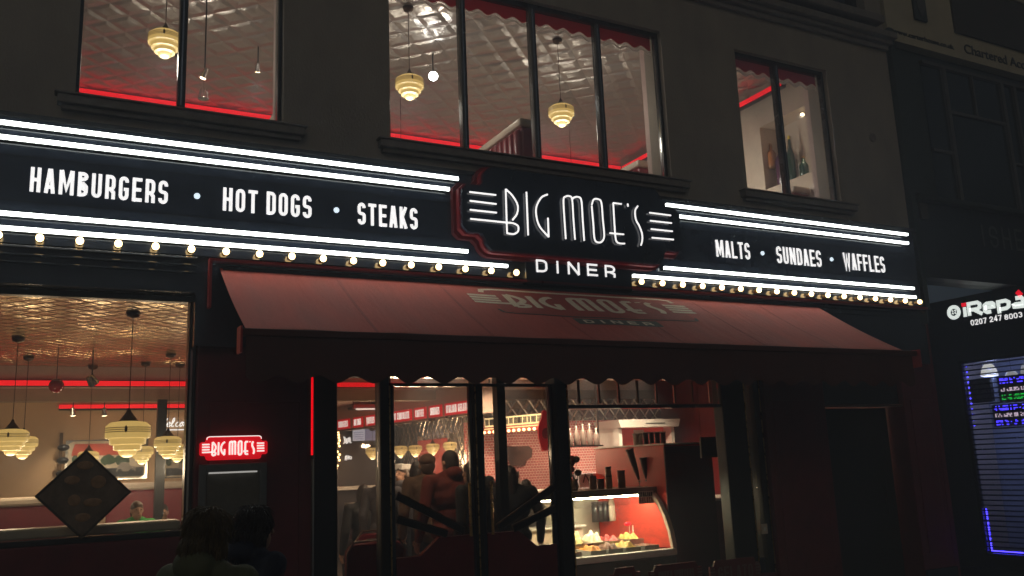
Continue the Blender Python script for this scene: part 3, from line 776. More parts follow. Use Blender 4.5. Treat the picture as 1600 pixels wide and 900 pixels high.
MB(AO).ribbon(densify([(bx0, 3.56), (bx0 + .02, 3.46), (bx0 + .12, 3.43), (bx1 - .12, 3.43), (bx1 - .02, 3.46), (bx1, 3.56)], 10), .03, lambda u, v, d: awl(u, v, d - .0024), 0, .001).build('print_edge', M_canvas_d, awn)
kk = 0
for key, strokes in LOGO.items():
    for st, cl in strokes:
        kk += 1
        MB(AO).ribbon(densify(st, 6) if len(st) < 4 else st, .062 if key != 'bar' else .055, lambda u, v, d: awl(u, v, d - .0026 - .00008 * kk), 0, .001).build('print_stroke', M_canvas_l, awn)
dn0, dn1 = 4.02, 4.86
dp = MB(AO)
for i in range(24):
    xa, xb = dn0 + (dn1 - dn0) * i / 24, dn0 + (dn1 - dn0) * (i + 1) / 24
    dp.add([awl(xa, 3.17, -.0018), awl(xb, 3.17, -.0018), awl(xb, 3.38, -.0018), awl(xa, 3.38, -.0018)], [(0, 1, 2, 3)])
dp.build('print_panel', M_canvas_d, awn)
for w_ in word('DINER', dn0 + .08, dn1 - .08, 3.22, 3.33, lambda u, v, d: awl(u, v, d * .2 - .0028), 0, .001, .2, .44, .6):
    w_.o = Vector(AO); w_.build('print_letter', M_canvas_l, awn)

# =================================================================== SHOPFRONT
def pil(x0, x1, label, y0=-.02):
    t = MB(); t.box(x0, x1, y0, .28, .0, 2.9); o = t.build('pilaster', M_redwood, diner, bev=.01); o['label'] = label
    MB().box(x0 - .003, x1 + .003, y0 - .03, y0 - .002, .0, .28).build('plinth', M_black, o, bev=.01)
    MB().box(x0 + .1, x1 - .1, y0 - .016, y0 - .002, .45, 2.2).build('raised_panel', M_redwood, o, bev=.008)
    return o
pil(1.045, 1.93, 'dark red panelled pilaster carrying the menu case')
pil(6.79, 7.68, 'dark red panelled pilaster beside the serving hatch')
pil(8.97, 9.50, 'dark red end pilaster at the neighbouring building')
MB().box(9.5, 9.58, -.02, .5, 0, 3.3).build('corner_post', M_redwood, diner)
# side door in its black recess
M_case0 = mat('dull_rail_metal', (.10, .10, .10), .4, .6)
sdoor = MB().box(7.72, 8.93, .22, .27, .02, 2.12).build('side_door', M_blackm, diner)
MB().box(7.682, 8.968, -.0, .05, 2.125, 2.14).build('door_rail', M_case0, sdoor); MB().box(7.682, 8.968, .05, .28, 2.152, 2.62).build('door_head', M_blackm, sdoor)
MB().tube([(8.72, .17, .9), (8.72, .17, 1.25)], .012, 8).build('handle', M_blackm, sdoor)
# left shop window
lw = MB(); lw.box(-3.6, 1.042, .05, .14, 2.985, 3.03); lw.box(.985, 1.042, .04, .16, 0.0, 2.984); lw.box(-3.6, .984, .05, .14, 1.22, 1.262)
lw = lw.build('shop_window', M_frame, diner, bev=.006); lw['label'] = 'wide shop window of the dining room'
MB().box(-3.6, .984, .09, .097, 1.263, 2.984).build('pane', M_glass, lw)
MB().box(1.0, 1.016, .032, .039, .1, 2.98).build('chrome_bead', M_chrome, lw)
MB().box(-3.6, .984, .045, .3, .02, 1.219).build('stall_riser', M_redwood, diner, bev=.01)
MB().box(-3.6, .984, .16, .40, 1.262, 1.335).build('window_ledge', M_creamv, diner, bev=.015)
# entrance screen
es = MB(); es.box(1.96, 2.16, .03, .22, .0, 2.6)
es = es.build('entrance_post', M_post, diner, bev=.012); MB().box(1.945, 1.958, .0, .06, .3, 2.5).build('chrome_bead', M_chrome, es)
t = thing('led_strip', 'upright red light tube at the edge of the entrance', 'light strip', (1.935, -.012, 1.78), 0, 'red light strips')
MB().tube([(0, 0, 0), (0, 0, .62)], .011, 8).build('light_tube', M_led, t); MB().box(-.02, .02, .012, .02, -.03, .65).build('holder', M_frame, t)
for (x0, x1, y0, y1) in ((2.53, 2.63, .04, .18), (4.245, 4.385, .03, .22), (6.27, 6.59, .05, .2), (6.69, 6.785, .03, .22)):
    o = MB().box(x0, x1, y0, y1, 0, 2.6).build('entrance_post', M_post, diner, bev=.012)
    MB().box(x1 - .022, x1 - .01, y0 - .007, y0 - .0005, .2, 2.55).build('chrome_bead', M_brass, o)
MB().box(2.16, 6.785, .06, .19, 2.42, 2.62).build('transom', M_black, diner)
fx = MB(); fx.box(2.165, 2.525, .08, .13, .0, .3); fx = fx.build('side_light', M_black, diner)
MB().box(2.165, 2.525, .1, .106, .3, 2.415).build('pane', M_glassd, fx)
def door(x0, x1, hinge, label):
    d = MB(); s = .035
    d.box(x0, x0 + s, .08, .125, .05, 2.37).box(x1 - s, x1, .08, .125, .05, 2.37).box(x0 + s, x1 - s, .08, .125, 2.34, 2.37).box(x0 + s, x1 - s, .08, .125, .05, .12)
    o = d.build('entrance_door', M_black, diner, bev=.006); o['label'] = label
    MB().box(x0 + s, x1 - s, .098, .104, .12, 2.34).build('pane', M_glassd, o)
    pn = MB(); xa, xb = (x0 + s, x1 - s)
    ya, yb = .07, .134
    # stepped dark red kick panel
    sg = 1 if hinge == 'l' else -1
    xo = xa if sg == 1 else xb
    wdt = xb - xa
    poly = [(xo, .121), (xo + sg * wdt, .121), (xo + sg * wdt, 1.06), (xo + sg * wdt * .55, 1.06), (xo + sg * wdt * .3, .92), (xo, .92)]
    pn.prism(poly, fxz(0), ya, yb); pn.build('kick_panel', M_redwood, o)
    for k in range(2):
        a = Vector((xo + sg * .0, .06, 1.42 - .19 * k)); b = Vector((xo + sg * wdt * (.86 - .22 * k), .06, 1.10 - .02 * k))
        br = MB(); br.obox((a + b) / 2, (b - a) / 2, (0, .012, 0), Vector((-(b - a).z, 0, (b - a).x)).normalized() * .028); br.build('diagonal_bar', M_blackm, o, bev=.004)
        u_ = Vector((-(b - a).z, 0, (b - a).x)).normalized(); u_ = u_ if u_.z > 0 else -u_
        br = MB(); br.obox((a + b) / 2 + u_ * .034, (b - a) / 2, (0, .010, 0), u_ * .005); br.build('chrome_bead', M_bronze, o)
    hx = x1 - .07 if hinge == 'l' else x0 + .07
    MB().tube([(hx, .04, 1.05), (hx, .04, 1.5)], .013, 10).build('handle', M_brass, o)
    return o
door(2.635, 3.41, 'l', 'left leaf of the glazed entrance doors'); 
o = MB().box(3.415, 3.475, .05, .17, 0, 2.415).build('entrance_post', M_post, diner, bev=.008); MB().box(3.417, 3.428, .043, .0495, .2, 2.4).build('chrome_bead', M_brass, o)
door(3.48, 4.24, 'r', 'right leaf of the glazed entrance doors')
# serving hatch: frame, transom lights
ht = MB(); ht.box(4.39, 6.265, .07, .15, 2.135, 2.17); ht.box(4.39, 6.265, .07, .15, .45, .5); ht = ht.build('serving_hatch', M_black, diner)
MB().box(4.39, 6.265, .1, .106, 2.172, 2.418).build('pane', M_glassd, ht)
for k in range(8): MB().box(4.55 + .23 * k, 4.57 + .23 * k, .112, .13, 2.19, 2.41).build('glazing_bar', M_chrome if k % 3 else M_bronze, ht)
MB().box(4.39, 6.785, .02, .30, 0, .449).build('stall_riser', M_redwood, diner)
fx = MB(); fx.box(6.592, 6.688, .08, .13, .449, .6); fx = fx.build('side_light', M_black, diner); MB().box(6.592, 6.688, .1, .106, .6, 2.415).build('pane', M_glassd, fx)

# ground floor room shell
MB().box(-4, 9.35, .3, 11.5, -.02, .05).build('ground_floor', M_floor, diner)
MB().box(-4, 2.1, .20, 5.12, 3.05, 3.09).build('tin_ceiling', M_tin_g, diner)
M_redceil = mat('ceiling_paint', (.55, .40, .34), .6, noise=.08)
MB().box(2.1, 9.35, .20, 5.12, 3.05, 3.09).build('plain_ceiling', M_redceil, diner)
MB().box(-4, 9.35, 5.12, 11.5, 2.78, 3.09).build('rear_ceiling', M_redceil, diner)
MB().box(-4, 9.35, 5.14, 5.30, 2.62, 2.779).build('bulkhead', mat('bulkhead_paint', (.30, .20, .13), .6, noise=.15), diner)
bw = MB(); bw.box(-4, 2.55, 6.45, 6.55, .05, 2.779); bw.build('back_wall', M_gold, diner)
MB().box(2.55, 9.35, 11.3, 11.4, .05, 2.779).build('back_wall', mat('dark_back_wall', (.16, .11, .10), .7, noise=.2), diner)
MB().box(-4.1, -4, .3, 6.5, .05, 3.05).build('side_wall', M_gold, diner)
MB().box(9.25, 9.35, .3, 11.3, .05, 3.05).build('side_wall', M_redwood, diner)
MB().box(2.45, 2.55, 6.56, 11.3, .05, 2.779).build('side_wall', M_gold, diner)
pc = at(251, 700, y=4.9)
MB().box(pc.x - .055, pc.x + .055, 4.85, 4.96, .05, 2.62).build('steel_column', M_blackm, diner)
p1 = at(782, 690, y=.75)
MB().box(p1.x - .045, p1.x + .045, .70, .80, .05, 3.05).build('steel_column', M_post, diner)
led('red light strip along the bulkhead of the dining room ceiling', (-4, 4.9, 5.06, 5.10, 2.81, 2.87), (-4, 4.9, 5.10, 5.118, 2.80, 2.88))
a_, b_ = at(92, 637, y=6.40), at(300, 640, y=6.40)
led('thin red light strip on the back wall above the framed pictures', (a_.x, 2.40, 6.38, 6.41, 2.625, 2.675), (a_.x, 2.40, 6.412, 6.448, 2.60, 2.66))

# ------------------------------------------------------------------ dining room behind the left window
DG = 'opal pendant lamps in the dining room'
for (px, py, y, dia, lab) in ((200, 676, 1.0, .355, 'large stepped opal pendant in the middle of the shop window'), (18, 683, 2.7, .30, 'stepped opal pendant at the left end of the shop window, nearest of its pair'), (262, 692, 3.7, .30, 'stepped opal pendant in front of the dark steel column'),
        (36, 692, 4.2, .30, 'stepped opal pendant half hidden behind the leftmost lamp'), (222, 705, 4.6, .26, 'small opal pendant peeping out behind the largest lamp'), (277, 702, 4.7, .26, 'small opal pendant just behind the lamp at the steel column'), (138, 712, 5.0, .24, 'small opal pendant above the tip of the diamond board')):
    p = at(px, py + 2, y=y); pendant(p, dia, 3.05 - p.z, lab, DG, 13)
M_poster = mat('poster_paper', (.50, .42, .30), .6, noise=.15, nscale=6); M_tree = mat('poster_green', (.03, .06, .02), .7, noise=.4, nscale=20)
M_car = mat('poster_car_paint', (.25, .22, .18), .5, noise=.3, nscale=9); M_road = mat('poster_road', (.02, .02, .02), .6); M_roofr = mat('poster_red_roof', (.40, .05, .02), .6, noise=.2)
def picture(x0, x1, z0, z1, label, k):
    y = 6.43; o = ((x0 + x1) / 2, y, z0); w, h = x1 - x0, z1 - z0; rr = random.Random(k)
    t = thing('framed_picture', label, 'picture', o, 0, 'diner pictures on the back wall')
    f = lambda u, v, d: (x0 + w * u, y + d, z0 + h * v)
    rc = [(.06, 0), (.94, 0), (1, .08), (1, .92), (.94, 1), (.06, 1), (0, .92), (0, .08)]
    MB(o).ribbon(rc, .04, lambda u, v, d: (x0 + w * u, y + d, z0 + h * v), -.02, .0, True)
    MB(o).prism([(-.03, -.03), (1.03, -.03), (1.03, 1.03), (-.03, 1.03)], f, -.004, .012).build('frame', M_chrome, t)
    MB(o).prism(rc, f, -.008, -.0045).build('print', M_poster, t)
    MB(o).prism([(.04, .62), (.96, .62), (.92, .93), (.08, .93)], f, -.010, -.0085).build('printed_roof', M_roofr, t)
    MB(o).prism([(.02, .05), (.98, .05), (.98, .28), (.02, .28)], f, -.010, -.0085).build('printed_road', M_road, t)
    for q in range(9):
        u = .05 + .9 * rr.random(); MB(o).prism([(u + .08 * math.cos(a) * rr.uniform(.6, 1), .5 + .16 * math.sin(a) * rr.uniform(.7, 1)) for a in [2 * PI * i / 10 for i in range(10)]], f, -.0122 - q * .0004, -.0115).build('printed_tree', M_tree, t)
    for u in (.25, .62):
        MB(o).prism([(u, .18), (u + .26, .18), (u + .25, .3), (u + .19, .32), (u + .15, .42), (u + .06, .42), (u + .02, .3)], f, -.0175, -.0165).build('printed_car', M_car, t)
        for q in (.05, .2): MB(o).ell((x0 + w * (u + q), y - .018, z0 + h * .18), .035, .002, .035, 10, 6).build('printed_wheel', M_road, t)
a, b = at(107, 690, y=6.43), at(226, 746, y=6.43); picture(a.x, b.x, b.z, a.z, 'wide chrome framed picture of cars parked under trees', 1)
a, b = at(259, 696, y=6.43), at(330, 743, y=6.43); picture(a.x, b.x, b.z, a.z, 'chrome framed car picture under the white welcome script', 2)
# welcome script in white neon
a = at(249, 672, y=6.40); b = at(312, 658, y=6.40)
t = thing('welcome_sign', 'white neon script welcome sign with an underline on the back wall', 'sign', a)
cw_ = (b.x - a.x) / 7.2; ch_ = .12
SCR = {'W': [(0, 1.7), (.15, .2), (.45, 1.3), (.65, .2), (1.05, 1.8)], 'e': [(.05, .5), (.55, .6), (.45, .95), (.15, .8), (.1, .3), (.35, .05), (.7, .2)], 'l': [(0, .2), (.4, 1.2), (.35, 1.8), (.15, 1.5), (.15, .3), (.35, .05), (.6, .2)],
       'c': [(.55, .8), (.3, .95), (.08, .55), (.2, .1), (.45, .05), (.7, .25)], 'o': [(.3, .95), (.05, .5), (.25, .05), (.5, .4), (.35, .95), (.7, .85)], 'm': [(0, .9), (.05, .05), (.1, .6), (.3, .95), (.38, .05), (.42, .6), (.65, .95), (.72, .1), (.9, .1)]}
u = 0
for chh in 'Welcome':
    pts = [Vector((q[0], q[1])) for q in SCR[chh]]; q2 = [pts[0] * 2 - pts[1]] + pts + [pts[-1] * 2 - pts[-2]]; sm = []
    for i in range(1, len(q2) - 2):
        for j in range(5):
            s_ = j / 5; A_, B_, C_, D_ = q2[i - 1:i + 3]
            sm.append(.5 * ((2 * B_) + (C_ - A_) * s_ + (2 * A_ - 5 * B_ + 4 * C_ - D_) * s_ * s_ + (3 * B_ - A_ - 3 * C_ + D_) * s_ ** 3))
    sm.append(pts[-1])
    MB().tube([((u + q.x + q.y * .2) * cw_, 0, .045 + q.y * ch_ * .55) for q in sm], .007, 6).build('neon_letter', M_neon, t, smooth=True)
    u += {'W': 1.15, 'm': 1.0}.get(chh, .78)
MB().tube([(.02, 0, .0), ((u + .2) * cw_, 0, .0)], .008, 6).build('underline', M_neon, t)
for (px, py, lab) in ((114, 649, 'chrome spotlight lit over the framed picture, nearer the left end of its pair'), (163, 649, 'chrome spotlight lit to the right of the other over the framed picture')):
    p = at(px, py, y=5.9); spot(p, (.1, .25, -1), lab, M_spotw, 22, .035, drop=2.78 - p.z)
p = at(147, 600, y=3.6); spot(p, (.5, .3, -.8), 'large angled chrome spotlight in front of the red bulkhead strip', M_chrome, 0, .06, drop=3.05 - p.z)
for (px, py, r, lab) in ((88, 603, .075, 'larger red glass ball ornament hanging before the bulkhead'), (26, 522, .05, 'small red fan shaped ornament hanging under the tin ceiling')):
    p = at(px, py, y=3.4); t = thing('hanging_ornament', lab, 'ornament', p)
    MB().ell((0, 0, 0), r, r, r, 16, 10).build('ball', mat('red_glass', (.35, .015, .02), .2), t, smooth=True); MB().tube([(0, 0, r), (0, 0, 3.05 - p.z)], .004, 5).build('cord', M_blackm, t)
# wall of hats: a coat rack with dark caps
p = at(93, 740, y=6.3)
t = thing('hat_rack', 'upright wall rack of dark caps at the edge of the framed picture', 'rack', (p.x, 6.40, 1.3))
MB().box(-.02, .02, 0, .04, -.1, 1.0).build('rail', M_bronze, t)
for k in range(5): MB().ell((.03, -.06, .12 + .17 * k), .075, .07, .045, 12, 8).build('cap', M_blackm, t, smooth=True)
def bench(x0, x1, y, h, label):
    o = ((x0 + x1) / 2, y, .05); t = thing('booth_seat', label, 'booth', o, 0, 'red booths in the dining room')
    MB(o).box(x0, x1, y, y + .16, .06, h - .10).build('backrest', M_redvinyl, t, bev=.03); MB(o).box(x0 - .01, x1 + .01, y - .02, y + .18, h - .098, h).build('top_rail', M_creamv, t, bev=.03)
    MB(o).box(x0, x1, y - .5, y, .2, .5).build('seat', M_redvinyl, t, bev=.04)
bench(.85, 2.4, 6.1, 1.60, 'long red booth with a cream rail against the back wall')
bench(-3, .35, 4.3, 1.50, 'red and cream booth back at the left end of the shop window')
def table(x, y, label, w=.62, h=.78):
    t = thing('dining_table', label, 'table', (x, y, .05)); MB().box(-w / 2, w / 2, -w / 2, w / 2, h - .04, h).build('tabletop', M_creamv, t, bev=.012)
    MB().tube([(0, 0, .03), (0, 0, h - .04)], .03, 10).build('leg', M_chrome, t); MB().lathe([(.2, 0), (.19, .025), (.04, .04)], n=20).build('base', M_chrome, t); return t
table(1.05, 3.3, 'cream dining table at which the child in green sits')
table(-.9, 2.2, 'cream dining table behind the left end of the shop window')
# diamond board in the window
p = at(131, 772, y=-.02)
t = thing('diamond_board', 'dark diamond shaped menu board leaning on the outside of the shop window', 'board', p)
hw = at(199, 772, y=-.02).x - p.x; hh = at(131, 706, y=-.02).z - p.z
hw = .310; hh = .310
q = [(0, -hh), (hw, 0), (0, hh), (-hw, 0)]
MB().prism(q, lambda u, v, d: (u, d, v), 0, .03).build('panel', mat('dark_menu_panel', (.17, .125, .09), .55, noise=.5, nscale=9), t, bev=.004)
MB().ribbon([(u * .96, v * .96) for u, v in q], .016, lambda u, v, d: (u, d, v), -.004, -.0005, True).build('border', mat('board_border', (.06, .045, .03), .5), t)
for (u, v, a, b) in ((0, .20, .055, .03), (-.08, .1, .05, .03), (.09, .08, .05, .045), (-.06, -.04, .04, .04), (.06, -.06, .06, .03), (0, -.16, .05, .03)):
    MB().ell((u, -.002, v), a, .004, b, 14, 8).build('printed_dish', mat('board_print', (.34, .20, .11), .6, noise=.4, nscale=20), t)

# menu case with the lit logo on the pilaster
cx0, cx1 = at(313, 698, y=-.09).x, at(418, 698, y=-.09).x
cz1, cz0 = at(365, 681, y=-.09).z, at(365, 718, y=-.09).z
mo = ((cx0 + cx1) / 2, -.06, cz0)
ls = thing('lit_name_sign', 'small red lit name sign with white letters above the menu case', 'sign', mo)
kx = (cx1 - cx0) / (wx1 - wx0); kz = (cz1 - cz0) / (bz1 - bz0)
lmap = lambda x, z, d: (cx0 + (x - wx0) * kx, -.09 + d, cz0 + (z - bz0) * kz)
MB(mo).prism(plaque_outline(0), lmap, 0, .048).build('lightbox', M_redlit, ls)
kk = 0
for key, strokes in LOGO.items():
    for st, cl in strokes:
        kk += 1; MB(mo).ribbon(st, .055 if key != 'bar' else .045, lambda u, v, d: lmap(u, 3.86 + (v - 3.86) * 1.02, d), -.004 - .0004 * kk, -.0005).build('printed_bar' if key == 'bar' else 'printed_letter', M_whitelit, ls)
MB(mo).ribbon([(bx0 + .0, 4.17), (bx0 + .02, 4.24), (bx0 + .1, 4.27), (bx1 - .1, 4.27), (bx1 - .02, 4.24), (bx1, 4.17)], .03, lmap, -.004, -.0005).build('printed_edge', M_whitelit, ls)
mc = thing('menu_case', 'grey framed glass menu case hanging below the red lit name sign', 'menu case', (mo[0], -.05, 1.0))
M_case = mat('menu_case_metal', (.16, .17, .17), .4, .6, noise=.15); M_menu = mat('menu_sheet', (.12, .11, .10), .7, noise=.3, nscale=12)
b = MB((mo[0], -.05, 1.0)); b.box(cx0 + .0, cx0 + .05, -.085, -.037, .95, 1.735).box(cx1 - .05, cx1, -.085, -.037, .95, 1.735).box(cx0 + .05, cx1 - .05, -.085, -.037, 1.68, 1.735).box(cx0 + .05, cx1 - .05, -.085, -.037, .95, 1.0)
b.build('frame', M_case, mc, bev=.004); MB((mo[0], -.05, 1.0)).box(cx0 + .05, cx1 - .05, -.046, -.038, 1.0, 1.68).build('menu_sheet', M_menu, mc)
MB((mo[0], -.05, 1.0)).box(cx0 + .07, cx1 - .07, -.066, -.052, 1.664, 1.676).build('case_light', mat('case_strip_light', (.8, .8, .8), .4, emit=(1, .97, .9), es=.35), mc)
MB((mo[0], -.05, 1.0)).box(cx0 + .05, cx1 - .05, -.080, -.076, 1.0, 1.66).build('pane', M_glassc, mc)

# ------------------------------------------------------------------ bar at the back of the entrance
A0 = Vector((4.76, 8.9, 0)); B0 = Vector((5.34, 4.05, 0)); dv = (B0 - A0).normalized(); nv_ = Vector((dv.y, -dv.x, 0))   # nv_ faces the street side, left
bo = (A0 + B0) / 2; bo.z = 2.3
bc = thing('bar_canopy', 'plaster bar canopy with a row of red dish signs along its edge', 'canopy', bo)
def slab(mb, a, b, n, th, z0, z1):
    c = (a + b) / 2; mb.obox(Vector((c.x, c.y, (z0 + z1) / 2)) - n * th / 2, (b - a) / 2, n * th / 2, Vector((0, 0, (z1 - z0) / 2))); return mb
slab(MB(bo), A0, B0, nv_, .30, 2.36, 2.775).build('soffit', M_redceil, bc)
slab(MB(bo), A0, B0, nv_ * 1.0, .02, 2.34, 2.358).build('chrome_edge', M_chrome, bc)
for (ya, yb, txt) in ((8.65, 8.15, 'BURGERS'), (8.0, 7.62, 'HOT DOGS'), (7.5, 7.1, 'WAFFLES'), (6.55, 5.88, 'HOT CHOCOLATE'), (5.78, 5.42, 'COFFEE'), (5.32, 4.95, 'SUNDAES'), (4.85, 4.15, 'ITALIAN GELATO')):
    f = lambda u, v, d: tuple(A0 + dv * u + nv_ * (.004 - d) + Vector((0, 0, v)))
    u0, u1 = (A0.y - ya) / -dv.y, (A0.y - yb) / -dv.y
    o = MB(bo).prism([(u0, 2.375), (u1, 2.375), (u1, 2.545), (u0, 2.545)], f, -.02, .003).build('dish_sign', M_redlit, bc)
    w1 = word1(txt, u0 + .05, u1 - .05, 2.405, 2.515, f, -.024, -.0205, .2, .12); w1.o = Vector(bo); w1.build('lettering', M_whitelit, o)
led('red light strip on top of the bar canopy edge', (4.86, 4.90, 5.3, 8.2, 2.70, 2.72), (4.82, 4.859, 5.3, 8.2, 2.69, 2.735))
# wall of quilted steel behind the bar, red door
MB().box(6.15, 6.25, 5.32, 11.3, .05, 2.78).build('steel_wall', M_tin_s, diner)
dr = thing('service_door', 'red service door in the quilted steel wall behind the bar lamps', 'door', (6.14, 7.2, .05))
MB((6.14, 7.2, .05)).box(6.10, 6.148, 6.75, 8.1, .05, 2.12).build('leaf', mat('red_door_paint', (.5, .05, .03), .45, noise=.1), dr)
MB((6.14, 7.2, .05)).box(6.09, 6.148, 6.66, 6.745, .05, 2.2).box(6.09, 6.148, 8.105, 8.18, .05, 2.2).build('frame', M_chrome, dr)
# bar counter
bk = thing('bar_counter', 'long bar counter with a chrome edge under the row of bar lamps', 'counter', (4.9, 6, .05))
slab(MB((4.9, 6, .05)), A0 + Vector((.25, 0, 0)), B0 + Vector((.2, -.2, 0)), nv_, .5, .06, 1.02).build('front', M_redwood, bk)
slab(MB((4.9, 6, .05)), A0 + Vector((.20, 0, 0)), B0 + Vector((.15, -.2, 0)), nv_, .6, 1.021, 1.07).build('worktop', M_white, bk)
for i, (px, py) in enumerate(((582, 706), (604, 704.5), (626, 703), (649, 702), (676, 699.5), (703, 697))):
    d = (at(px, py, y=0) - CAM); t_ = (5.2 - CAM.x) / d.x; p = CAM + d * t_
    dd = (p - CAM).dot(cf)
    pendant(p, 21.5 * dd / FPX, 2.36 - p.z, ['opal bar lamp at the far left end, over the seated guest', 'opal bar lamp partly hidden by the entrance post', 'first opal bar lamp right of the entrance post, over the white capped server', 'second opal bar lamp right of the entrance post, before the red door', 'opal bar lamp over the hooded guest', 'nearest opal bar lamp, over the head of the man in the rust jacket'][i], 'opal bar lamps', 20)
# far wall of lights: bulbs, neon menu, screen
fy = 9.2
p = at(557, 700, y=fy)
fw_ = thing('back_bar', 'back bar wall with strings of warm bulbs and white neon scrawl', 'back bar', (p.x, fy, .05)); fo = (p.x, fy, .05)
xa, xb = at(522, 700, y=fy).x, at(600, 700, y=fy).x
MB(fo).box(xa - .2, xb + .1, fy, fy + .1, .06, 2.6).build('panel', mat('back_bar_panel', (.05, .03, .03), .5, noise=.3), fw_)
MB(fo).box(xa - .2, xb + .1, fy - .35, fy - .001, 1.30, 1.36).build('shelf', M_white, fw_)
rr = random.Random(5)
for i in range(14):
    q = at(526 + rr.uniform(-2, 5), 675 + 4.4 * i, y=fy - .03); MB(fo).ell(q, .022, .022, .022, 8, 6).build('bulb', M_bulb, fw_)
def scrawl(px0, px1, py, h, mt, seed, y, nm, root, o, n=26):
    r2 = random.Random(seed); pts = []
    for i in range(n):
        t_ = i / (n - 1); pts.append(at(px0 + (px1 - px0) * t_ + 1.2 * math.sin(i * 2.2), py + h * (.9 * math.sin(i * 1.9 + seed) * (1 - .4 * t_)), y=y))
    MB(o).tube(pts, .012, 5).build(nm, mt, root, smooth=True)
scrawl(537, 552, 688, 7, M_neon, 1, fy - .03, 'neon_scrawl', fw_, fo); scrawl(539, 549, 715, 5, M_neon, 2, fy - .03, 'neon_scrawl', fw_, fo, 14); scrawl(565, 577, 697, 4, M_spotw, 3, fy - .03, 'neon_scrawl', fw_, fo, 16)
a, b = at(551, 671, y=fy - .25), at(596, 688, y=fy - .25)
t = thing('menu_screen', 'pale blue menu screen hung under the bar canopy', 'screen', ((a.x + b.x) / 2, fy - .25, b.z))
o3 = t.location
M_scr = mat('screen_picture', (.3, .3, .4), .3, emit=(.30, .34, .62), es=.35); M_scr2 = mat('screen_menu_half', (.5, .5, .6), .3, emit=(.72, .80, 1.0), es=.55)
MB(o3).box(a.x - .02, b.x + .02, fy - .25, fy - .2, b.z - .02, a.z + .02).build('casing', M_blackm, t); xm = a.x + (b.x - a.x) * .42
MB(o3).box(a.x, xm, fy - .256, fy - .2505, b.z, a.z).build('screen', M_scr2, t); MB(o3).box(xm + .003, b.x, fy - .256, fy - .2505, b.z, a.z).build('screen', M_scr, t)
for k in range(4): MB(o3).box(a.x + .03, xm - .03, fy - .260, fy - .2565, b.z + .03 + .04 * k, b.z + .042 + .04 * k).build('menu_line', M_scr, t)
# slatted grille with a white light under it
a, b = at(552, 606, y=6.9), at(590, 632, y=6.9)
t = thing('ceiling_grille', 'slatted dark grille with a white tube light under it, behind the scalloped awning edge', 'grille', ((a.x + b.x) / 2, 6.9, b.z)); o3 = t.location
for k in range(11): MB(o3).box(a.x + (b.x - a.x) * k / 11, a.x + (b.x - a.x) * (k + .45) / 11, 6.9, 6.94, b.z, min(a.z, 2.77)).build('slat', M_redwood, t)
MB(o3).box(a.x, b.x + .1, 6.86, 6.98, b.z - .06, b.z - .001).build('rail', M_redrail, t); MB(o3).box(a.x + .05, b.x + .1, 6.88, 6.94, b.z - .085, b.z - .061).build('light_tube', M_whitelit, t)

# ------------------------------------------------------------------ behind the serving hatch
MB().box(5.62, 9.25, 5.0, 5.06, .05, 2.28).build('tiled_wall', M_tile, diner); MB().box(5.62, 9.25, 4.99, 5.055, 2.281, 2.62).build('steel_band', M_tin_w, diner)
mA = at(757, 661, z=2.25); mB = at(872, 651, z=2.25); mA.z = mB.z = 0; md = (mB - mA).normalized(); mn = Vector((md.y, -md.x, 0)); mo2 = (mA + mB) / 2; mo2.z = 2.1
mq = thing('marquee_sign', 'cream lit marquee with a one line notice and a row of bulbs below', 'sign', mo2)
mf = lambda u, v, d: tuple(mA + md * u + mn * (-d) + Vector((0, 0, v))); ml = (mB - mA).length
M_mq = mat('marquee_face', (.9, .8, .5), .4, emit=(1.0, .74, .36), es=.95); M_ink = mat('black_letter', (.03, .02, .02), .5)
MB(mo2).prism([(0, 2.185), (ml, 2.185), (ml, 2.315), (0, 2.315)], mf, 0, .06).build('face', M_mq, mq)
MB(mo2).prism([(-.02, 2.095), (ml, 2.095), (ml, 2.183), (-.02, 2.183)], mf, .0, .07).build('rail', M_redrail, mq)
MB(mo2).prism([(-.0, 2.15), (ml, 2.15), (ml, 2.165), (-.0, 2.165)], mf, -.008, -.001).build('lit_line', M_mq, mq)
for w_ in word('THE MANAGEMENT DOES NOT REQUIRE YOU TO TAKE YOUR CLOTHES OFF', .02, ml - .01, 2.207, 2.295, mf, -.004, -.0005, .2, .14):
    w_.o = Vector(mo2); w_.build('letter', M_ink, mq)
for i in range(15):
    q = Vector(mf(.02 + (ml - .05) * i / 14, 2.11, -.025)); MB(mo2).ell(q, .022, .022, .022, 10, 8).build('bulb', M_bulb, mq, smooth=True)
for u in (.1, ml - .1): MB(mo2).tube([mf(u, 2.315, .03), mf(u, 3.05, .03)], .008, 6).build('hanger', M_blackm, mq)
# gelato display case
GX0, GX1 = 4.15, 6.38
go = ((GX0 + GX1) / 2, 1.7, .05)
gc = thing('gelato_case', 'lit gelato display case with a curved glass front and a red inner end panel', 'display case', go)
M_steelg = mat('green_grey_steel', (.10, .13, .11), .3, .5, noise=.2, nscale=6)
gp = [(at(q[0], q[1], x=GX1).y, at(q[0], q[1], x=GX1).z) for q in ((1019, 768), (1032, 785), (1042, 806), (1050, 830), (1055, 856))]
yt, zt0 = gp[0]; yb, zb = gp[-1]
MB(go).box(GX0, GX1, yb - .02, 2.75, .06, zb - .075).build('base', M_steelg, gc, bev=.01)
MB(go).box(GX0, GX1, yb - .035, yb + .05, zb - .072, zb).build('front_sill', M_white, gc, bev=.01)
MB(go).box(GX0, GX1 + .03, yt - .03, yt + .62, zt0 + .004, zt0 + .055).build('top_shelf', M_white, gc, bev=.008)
MB(go).box(GX0, GX1 + .03, yt - .05, yt - .031, zt0 - .02, zt0 + .055).build('top_edge', mat('case_top_edge', (.16, .13, .10), .4, .4), gc)
cg = MB(go); n = len(gp)
